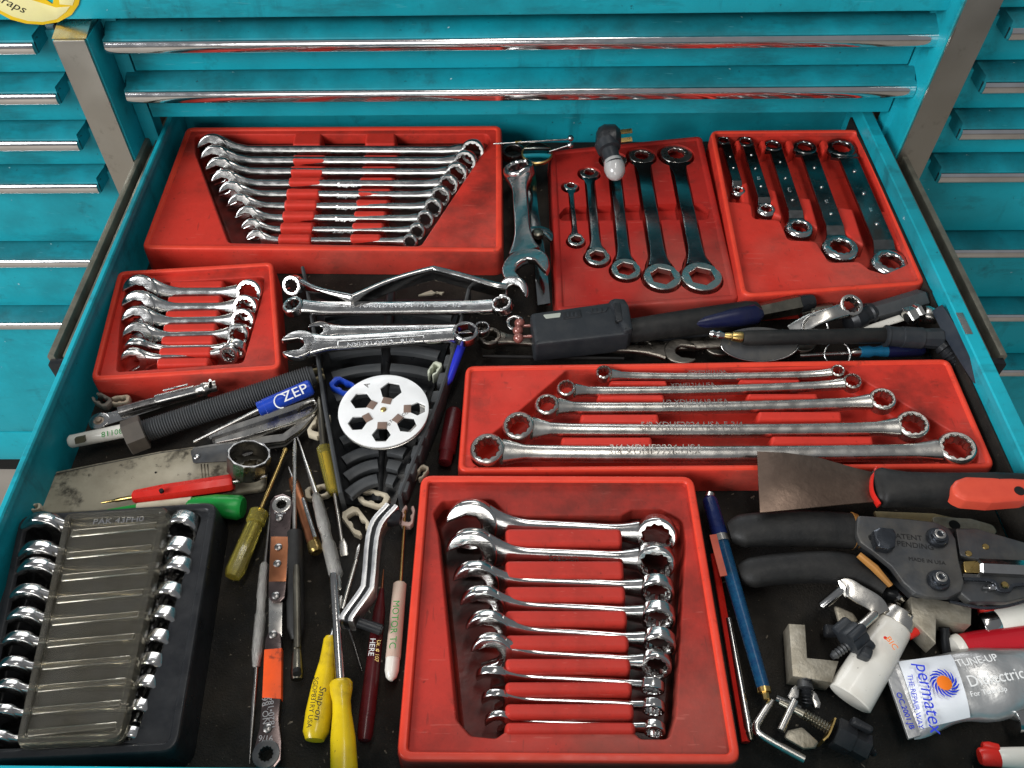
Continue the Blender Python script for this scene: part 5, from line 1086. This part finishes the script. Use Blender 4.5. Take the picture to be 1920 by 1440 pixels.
c = P(1858, 1102, zp-.003); bm = BM(); rod(bm, (1842, 1102, zp-.002), (1868, 1102, zp-.002), [(0, 3), (.4, 3), (.45, 6), (1, 6)], seg=6); obj('adjusting_screw', bm, CHROME, t)
text('PATENT', P(1700, 1007, zp+.0001), P(1720, 1009, zp)-P(1690, 1006, zp), (0, 0, 1), .0052, INKK, t); text('PENDING', P(1716, 1023, zp+.0001), P(1740, 1026, zp)-P(1700, 1021, zp), (0, 0, 1), .0052, INKK, t); text('MADE IN USA', P(1738, 1052, zp+.0001), P(1760, 1055, zp)-P(1720, 1050, zp), (0, 0, 1), .0036, INKK, t)
bm = BM(); plate(bm, [(1640, 958), (1700, 960), (1750, 962), (1812, 975), (1810, 985), (1740, 978), (1645, 972)], .040, .004, .0006); solo('brass_strip', 'worn brass coloured strip lying behind the crimping pliers', 'strip', bm, mat('worn_brass', (.30, .23, .11), .5, .5, (.14, .11, .07), 60, .8))
t = thing('flat_steel_link', 'flat grey steel link with a round eye behind the crimper jaws', 'link', P(1810, 985))
slab([(1748, 968), (1820, 972), (1862, 984), (1870, 996), (1862, 1006), (1800, 1006), (1752, 996)], .043, .003, ZINC, 'link_plate', t, .0006, .003)
bm = BM(); c = P(1790, 984, .0432); lathe(bm, c-Vector((0, 0, .001)), c, [(0, .0036), (1, .0036)], 16); obj('link_eye', bm, DARK, t)

# ---- battery clamp pieces, lighters and the grease tube
def lblock(label, px, zt, th):
    bm = BM(); plate(bm, px, zt, th, .0007); return solo('cast_block', label, 'metal block', bm, ZINC, 'cast metal L blocks', smooth=30)
lblock('L shaped cast block standing left of the white lighter', [(1479, 1169), (1510, 1171), (1514, 1233), (1573, 1239), (1560, 1280), (1486, 1268)], .040, .014)
lblock('L shaped cast block beneath the crimping pliers, right of the white lighter', [(1708, 1118), (1758, 1124), (1822, 1136), (1821, 1171), (1756, 1160), (1755, 1206), (1710, 1162)], .046, .016)
rods('dark_bolt', 'dark bolt shank standing beside the right hand cast block', 'bolt', [('shank', (1770, 1175, .036), (1776, 1226, .026), [(0, 10), (1, 8)], BLACKP)])
def thread(a, b, r, n, m_, nm_, par):
    prof = [(0, r*.6)]
    for k in range(n): prof += [(.03+k/n*.95, r), (.03+(k+.5)/n*.95, r*.78)]
    bm = BM(); rod(bm, a, b, prof+[(1, r*.6)], seg=20); return obj(nm_, bm, m_, par, smooth=20)
t = thing('bent_clamp', 'bent steel strap clamp with a black cross knob and threaded bolt left of the lighter', 'clamp', P(1600, 1170))
pts = curve([P(x, y, z_) for x, y, z_ in [(1541, 1136, .038), (1560, 1118, .042), (1578, 1106, .046)]], 5)
bm = BM(); rod(bm, (1540, 1137, .036), (1580, 1105, .044), [(0, 8), (.05, 9), (1, 9)]); obj('clamp_stud', bm, CHROME, t)
pts = [P(*q) for q in [(1578, 1104, .045), (1590, 1102, .047), (1610, 1114, .047), (1640, 1132, .046), (1652, 1150, .044)]]
bm = BM(); sweep(bm, curve(pts, 5), [(.0058, .0016)]*21, (.1, -.5, 1), 12, 5); obj('bent_strap', bm, SATIN, t, smooth=50)
slab([(1563, 1132), (1600, 1148), (1612, 1164), (1590, 1172), (1572, 1164)], .034, .003, ZINC, 'clamp_foot', t)
bm = BM(); rod(bm, (1642, 1150, .044), (1608, 1180, .044), [(0, 7), (.1, 9), (1, 9)]); obj('smooth_stud', bm, SATIN, t)
thread((1610, 1195, .042), (1560, 1232, .040), 9, 9, GUN, 'threaded_bolt', t)
c0 = P(1604, 1190, .046); ax = (P(1570, 1222, .044)-c0).normalized(); M = Matrix.Translation(c0) @ Matrix(((1, 0, 0, 0), (0, 1, 0, 0), (0, 0, 1, 0), (0, 0, 0, 1)))
Mk = frame((P(1640, 1222, .046)-P(1580, 1165, .046)), ax, P(1600, 1195, .045)); o = []
for k in range(48): a_ = 2*math.pi*k/48; r = .0078+.0042*max(0, math.cos(4*a_))**.7 if math.cos(4*a_) > 0 else .0078; o.append((r*math.cos(a_), r*math.sin(a_)))
bm = BM(); prism(bm, o, (), None, Mk, z0=-.006, z1=.006, bev=.0012); obj('cross_knob', bm, GREYP, t, smooth=40)
slab([(1622, 1208), (1640, 1218), (1634, 1236), (1612, 1224)], .050, .014, GREYP, 'knob_wing', t, .0015)
slab([(1546, 1168), (1585, 1172), (1580, 1190), (1548, 1190)], .034, .006, BLACKP, 'knob_wing', t, .0015)
rods('small_black_bolt', 'short black threaded bolt with a chrome nut touching the crimper handle', 'bolt', [('shank', (1645, 1112, .036), (1680, 1116, .036), [(0, 10), (.1, 12), (.2, 10), (.3, 12), (.4, 10), (.5, 12), (1, 12)], BLACKP), ('chrome_nut', (1680, 1116, .036), (1694, 1130, .036), [(0, 11), (.6, 13), (1, 8)], CHROME, dict(seg=8)), ('base', (1668, 1138, .036), (1690, 1142, .034), [(0, 8), (1, 9)], SATIN, dict(flat=.4))])
def lighter(label, a, b, r, m_, group=None, capm=SATIN):
    t = thing('lighter', label, 'lighter', (P(*a)+P(*b))/2-Vector((0, 0, .011)), group)
    bm = BM(); rod(bm, a, b, [(0, r*1.0), (.01, r*1.07), (.5, r*1.0), (.985, r*.86), (1, r*.80)], seg=32, flat=.62); obj('body', bm, m_, t)
    d = (P(*b)-P(*a)).normalized(); u = U(*b); e = P(*b)
    bm = BM(); lathe(bm, e, e+d*.0105, [(0, r*u*.84), (.05, r*u*.86), (.9, r*u*.80), (1, r*u*.66)], 28, flat=.62); obj('metal_hood', bm, capm, t)
    s = d.cross(Vector((0, 0, 1)))
    bm = BM(); lathe(bm, e+s*r*u*.70-d*.001, e+s*r*u*1.0+d*.007, [(0, .0030), (.6, .0030), (1, .0018)], 14); obj('red_button', bm, REDS, t)
    return t, d, s, e
tl, d, s, e = lighter('white pocket lighter with a metal hood and red button in the middle of the clamps', (1592, 1310, .034), (1678, 1172, .040), 38, WHITEP)
text('BIC', P(1672, 1206, .0517), s*-1*-1+d*-.45, (0, -.1, 1), .0048, INKO, tl, sx=1.15)
bm = BM(); bmesh.ops.create_icosphere(bm, subdivisions=2, radius=.0011, matrix=Matrix.Translation(P(1660, 1196, .0515)) @ Matrix.Diagonal((1, 1, .2, 1))); obj('printed_mark', bm, REDS, tl)
bm = BM(); c = e+d*.008; lathe(bm, c+s*.002+Vector((0, 0, .004)), c+s*.0045+Vector((0, 0, .004)), [(0, .0022), (1, .0022)], 16); obj('spark_wheel', bm, GREASY, tl)
lighter('white lighter with a chrome hood lying under the crimper jaws', (1985, 1142, .036), (1868, 1164, .036), 26, WHITEP, capm=CHROME)
bm = BM(); rod(bm, (1796, 1214, .034), (1990, 1190, .036), [(0, 20), (.01, 24), (.2, 27), (1, 27)], flat=.7)
t = thing('red_marker', 'fat red marker with a white end behind the grease tube', 'marker', P(1860, 1205)); obj('barrel', bm, mat('cherry_red', (.50, .012, .022), .22, coat=.5), t)
bm = BM(); rod(bm, (1790, 1216, .034), (1803, 1213, .034), [(0, 20), (.4, 25), (1, 26)], flat=.7); obj('white_end', bm, WHITEP, t)
lighter('red and white lighter at the bottom right edge of the drawer', (1985, 1424, .034), (1872, 1420, .034), 21, WHITEP, capm=REDS)
rods('chrome_cylinder', 'short chrome cylinder at the right edge above the red and white lighter', 'cylinder', [('barrel', (1896, 1352, .034), (1960, 1348, .034), [(0, 22), (.03, 26), (1, 26)], CHROME)])
# wing nut
t = thing('wing_nut', 'steel wing nut on a black threaded stud below the left cast block', 'wing nut', P(1508, 1305))
thread((1512, 1272, .038), (1514, 1326, .032), 11, 8, BLACKP, 'threaded_stud', t)
for px in ([(1493, 1282), (1484, 1290), (1476, 1306), (1484, 1314), (1498, 1308), (1500, 1292)], [(1524, 1292), (1532, 1300), (1540, 1318), (1538, 1328), (1528, 1328), (1522, 1310)]):
    slab(px, .036, .004, SATIN, 'wing', t, .001, .001)
bm = BM(); rod(bm, (1508, 1272, .036), (1510, 1292, .036), [(0, 12), (1, 15)]); obj('hub', bm, GUN, t)
# wire clamp
t = thing('wire_bail_clamp', 'bent wire bail clamp with a threaded rod and black knob at the bottom right', 'clamp', P(1520, 1370))
pts = curve([P(x, y, .036) for x, y in [(1448, 1315), (1440, 1325), (1424, 1350), (1418, 1362), (1424, 1376), (1460, 1398), (1508, 1424)]], 5)
bm = BM(); sweep(bm, pts, [(.0023, .0023)]*len(pts), (0, 0, 1), 12, 2); obj('wire_bail', bm, SATIN, t, smooth=60)
pts = curve([P(x, y, .042) for x, y in [(1490, 1314), (1478, 1340), (1464, 1370)]], 5)
bm = BM(); sweep(bm, pts, [(.0022, .0022)]*len(pts), (0, 0, 1), 12, 2); obj('wire_bail', bm, SATIN, t, smooth=60)
pts = [P(x, y, .040) for x, y in [(1455, 1309), (1475, 1318), (1500, 1330)]]
bm = BM(); sweep(bm, pts, [(.0022, .0022)]*3, (0, 0, 1), 12, 2); obj('wire_bail', bm, STEELD, t, smooth=60)
bm = BM(); rod(bm, (1462, 1316, .040), (1516, 1344, .042), [(0, 7), (1, 9)]); obj('smooth_rod', bm, GREASY, t)
thread((1506, 1338, .042), (1560, 1370, .042), 11, 10, GREASY, 'threaded_rod', t)
pts = curve([P(x, y, .042) for x, y in [(1561, 1352), (1556, 1366), (1548, 1384), (1538, 1394)]], 4)
bm = BM(); sweep(bm, pts, [(.0008, .0060)]*len(pts), (0, 0, 1), 10, 4); obj('end_plate', bm, BRASS, t)
slab([(1478, 1368), (1505, 1362), (1538, 1392), (1530, 1402), (1508, 1404), (1470, 1382)], .033, .003, ZINC, 'clamp_foot', t)
bm = BM(); rod(bm, (1563, 1372, .040), (1628, 1406, .038), [(0, 26), (.04, 30), (.5, 30), (.52, 25), (.95, 27), (1, 22)], seg=6); obj('black_knob', bm, BLACKP, t, smooth=20)
slab([(1600, 1340), (1640, 1362), (1638, 1374), (1596, 1356)], .048, .014, BLACKP, 'knob_wing', t, .0015)
thread((1626, 1404, .038), (1642, 1414, .037), 8, 4, BLACKP, 'threaded_end', t)
# grease tube
t = thing('grease_tube', 'silver foil grease tube with blue and white print and a crimped end', 'tube', P(1790, 1290))
def P3(x, y, z_): return P(x, y, z_)
rows = []; n = 26; cols = 20
for i in range(n+1):
    f = i/n; xa, ya = 1664+f*282, 1238-f*26+5*math.sin(f*9); xb, yb = 1712+f*262, 1383-f*58+7*math.sin(f*11+1); hh = .0009+.0100*min(1, f*1.5)**.8
    a, b = P(xa, ya, .034), P(xb, yb, .034); row = []
    for k in range(cols):
        a_ = 2*math.pi*k/cols; c_, s_ = math.cos(a_), math.sin(a_)
        q = (a+b)/2+(a-b)/2*math.copysign(abs(c_)**.85, c_); wr = .0009*math.sin(f*17+c_*3.2)*(f > .08)*math.sin(f*7+1)+.0004*math.sin(f*31+c_*9)*(f > .3)
        row.append(Vector((q.x, q.y, .036+(hh+wr)*math.copysign(abs(s_)**.8, s_))))
    rows.append(row)
bm = BM(); vr = loops(bm, rows); bm.faces.new(vr[0]); bm.faces.new(vr[-1]); obj('foil_body', bm, FOIL, t, smooth=60)
slab([(1654, 1240), (1674, 1240), (1728, 1379), (1704, 1386)], .0382, .0022, FOIL, 'crimped_end', t, .0004, .0004)
def tubez(f): return .036+.0009+.0100*min(1, f*1.5)**.8+.0012
lab_px = [(1677, 1243), (1740, 1236), (1768, 1240), (1786, 1290), (1800, 1352), (1770, 1366), (1730, 1376), (1700, 1310)]
rr_ = []
for i in range(8):
    f = .045+i*.048; xa, ya = 1664+f*282, 1238-f*26; xb, yb = 1712+f*262, 1383-f*58; hh = .0009+.0100*min(1, f*1.5)**.8
    rr_.append([(P(xa, ya, .034)*(1-q)+P(xb, yb, .034)*q)*1.0 for q in [.06+.88*k/10 for k in range(11)]])
    for k, v in enumerate(rr_[-1]):
        cc = 1-2*(.06+.88*k/10); v.z = .036+(hh)*(max(0, 1-abs(cc)**(2/.85))**.4)+.0009
bm = BM(); loops(bm, rr_, closed=False); lb = obj('printed_label', bm, mat('label_silver', (.74, .77, .80), .35, .25, rvar=.05), t, smooth=60)
def onup(x, y, f): return P(x, y, tubez(f))
xd = P(1750, 1372, .045)-P(1722, 1246, .045)
text('permatex', onup(1741, 1308, .30)+Vector((0, 0, .0004)), xd, (-.25, 0, 1), .0106, INKB, t, shear=.15, sx=.98)
text('THE REPAIR WAY', onup(1715, 1315, .17)+Vector((0, 0, .0006)), xd, (-.40, 0, 1), .0040, INKB, t); text('OC.2001.JB', P(1697, 1332, .0385), P(1718, 1378, .038)-P(1680, 1280, .038), (0, 0, 1), .0044, INKB, t)
cc = onup(1770, 1281, .40)+Vector((0, 0, .0005)); bm = BM(); prism(bm, [(x, y) for x, y in circ(.0042, 32)], (), None, Matrix.Translation(cc), z0=-.0001, z1=.0003, bev=.00005); obj('orange_emblem', bm, INKO, t)
for k in range(14):
    a_ = 2*math.pi*k/14; pts = [cc+Vector(((.0046+j*.0012)*math.cos(a_+j*.28), (.0046+j*.0012)*math.sin(a_+j*.28), .0001)) for j in range(4)]
    bm = BM(); sweep(bm, pts, [(.0003, .0002), (.0006, .0002), (.0005, .0002), (.0002, .0002)], (0, 0, 1), 6); obj('emblem_ray', bm, INKB, t)
xd2 = P(1900, 1262, .045)-P(1800, 1278, .045)
text('Dielectric Grease', onup(1874, 1266, .6)+Vector((.010, 0, .0022)), xd2, (0, -.1, 1), .0092, WHITE, t, sx=.95); text('TUNE-UP', onup(1830, 1240, .55)+Vector((0, 0, .0012)), xd2, (0, .1, 1), .0062, WHITE, t)
text('For Tune-Up', onup(1852, 1298, .6)+Vector((0, 0, .0012)), xd2, (0, -.1, 1), .0042, WHITE, t)

# ---- more of the heap right of centre
wrench('worn steel open wrench crossing under the blue inlaid grip', P(1205, 652, .034), ('box', .0080, .0055, 12, .006, 0), P(1500, 640, .036), ('open', .0120, .0105, R_(190), .005), (0, -.1, 1), .0042, .0022, DW, 'dull wrenches behind the long red tray', name='combination_wrench', ee=5)
rods('black_punch', 'black steel punch under the blue grip breaker bar', 'punch', [('body', (1180, 640, .034), (1335, 622, .034), [(0, 4), (.2, 7), (.5, 9), (1, 9)], BLACKP)])
rods('socket_adapter', 'dull steel socket adapter beneath the hexagonal bar', 'adapter', [('body', (1500, 588, .036), (1560, 580, .036), [(0, 9), (.3, 9), (.35, 13), (.95, 13), (1, 10)], GREASY)])
rods('black_flexible_rod', 'thin black rod along the top edge of the long red tray', 'rod', [('body', (905, 668, .030), (1170, 672, .030), [(0, 3), (.5, 4), (1, 3)], BLACKR)])
# ---- filings, lint and grit on the liner: nobody could count it
random.seed(3); bm = BM()
for k in range(900):
    x = random.uniform(-.30, .335); y = random.uniform(.13, .70); r = random.uniform(.00025, .0008); a_ = random.uniform(0, 6.28)
    p = Vector((x, y, FL+.0002)); n_ = random.choice((3, 4, 5)); el = random.uniform(1, 3.5)
    top = [bm.verts.new(p+Vector((el*r*math.cos(a_)*math.cos(a_+j*6.283/n_)-r*math.sin(a_)*math.sin(a_+j*6.283/n_), el*r*math.sin(a_)*math.cos(a_+j*6.283/n_)+r*math.cos(a_)*math.sin(a_+j*6.283/n_), random.uniform(0, .0003)))) for j in range(n_)]
    ap = bm.verts.new(p+Vector((0, 0, r*.7)))
    for j in range(n_): bm.faces.new((top[j], top[(j+1) % n_], ap))
gr = obj('liner_grit', bm, mat('grit', (.20, .17, .13), .7, 0, (.05, .04, .03), 300, .9), None, smooth=0, kind='stuff'); gr['label'] = 'fine grit, lint and metal filings scattered on the black drawer liner'
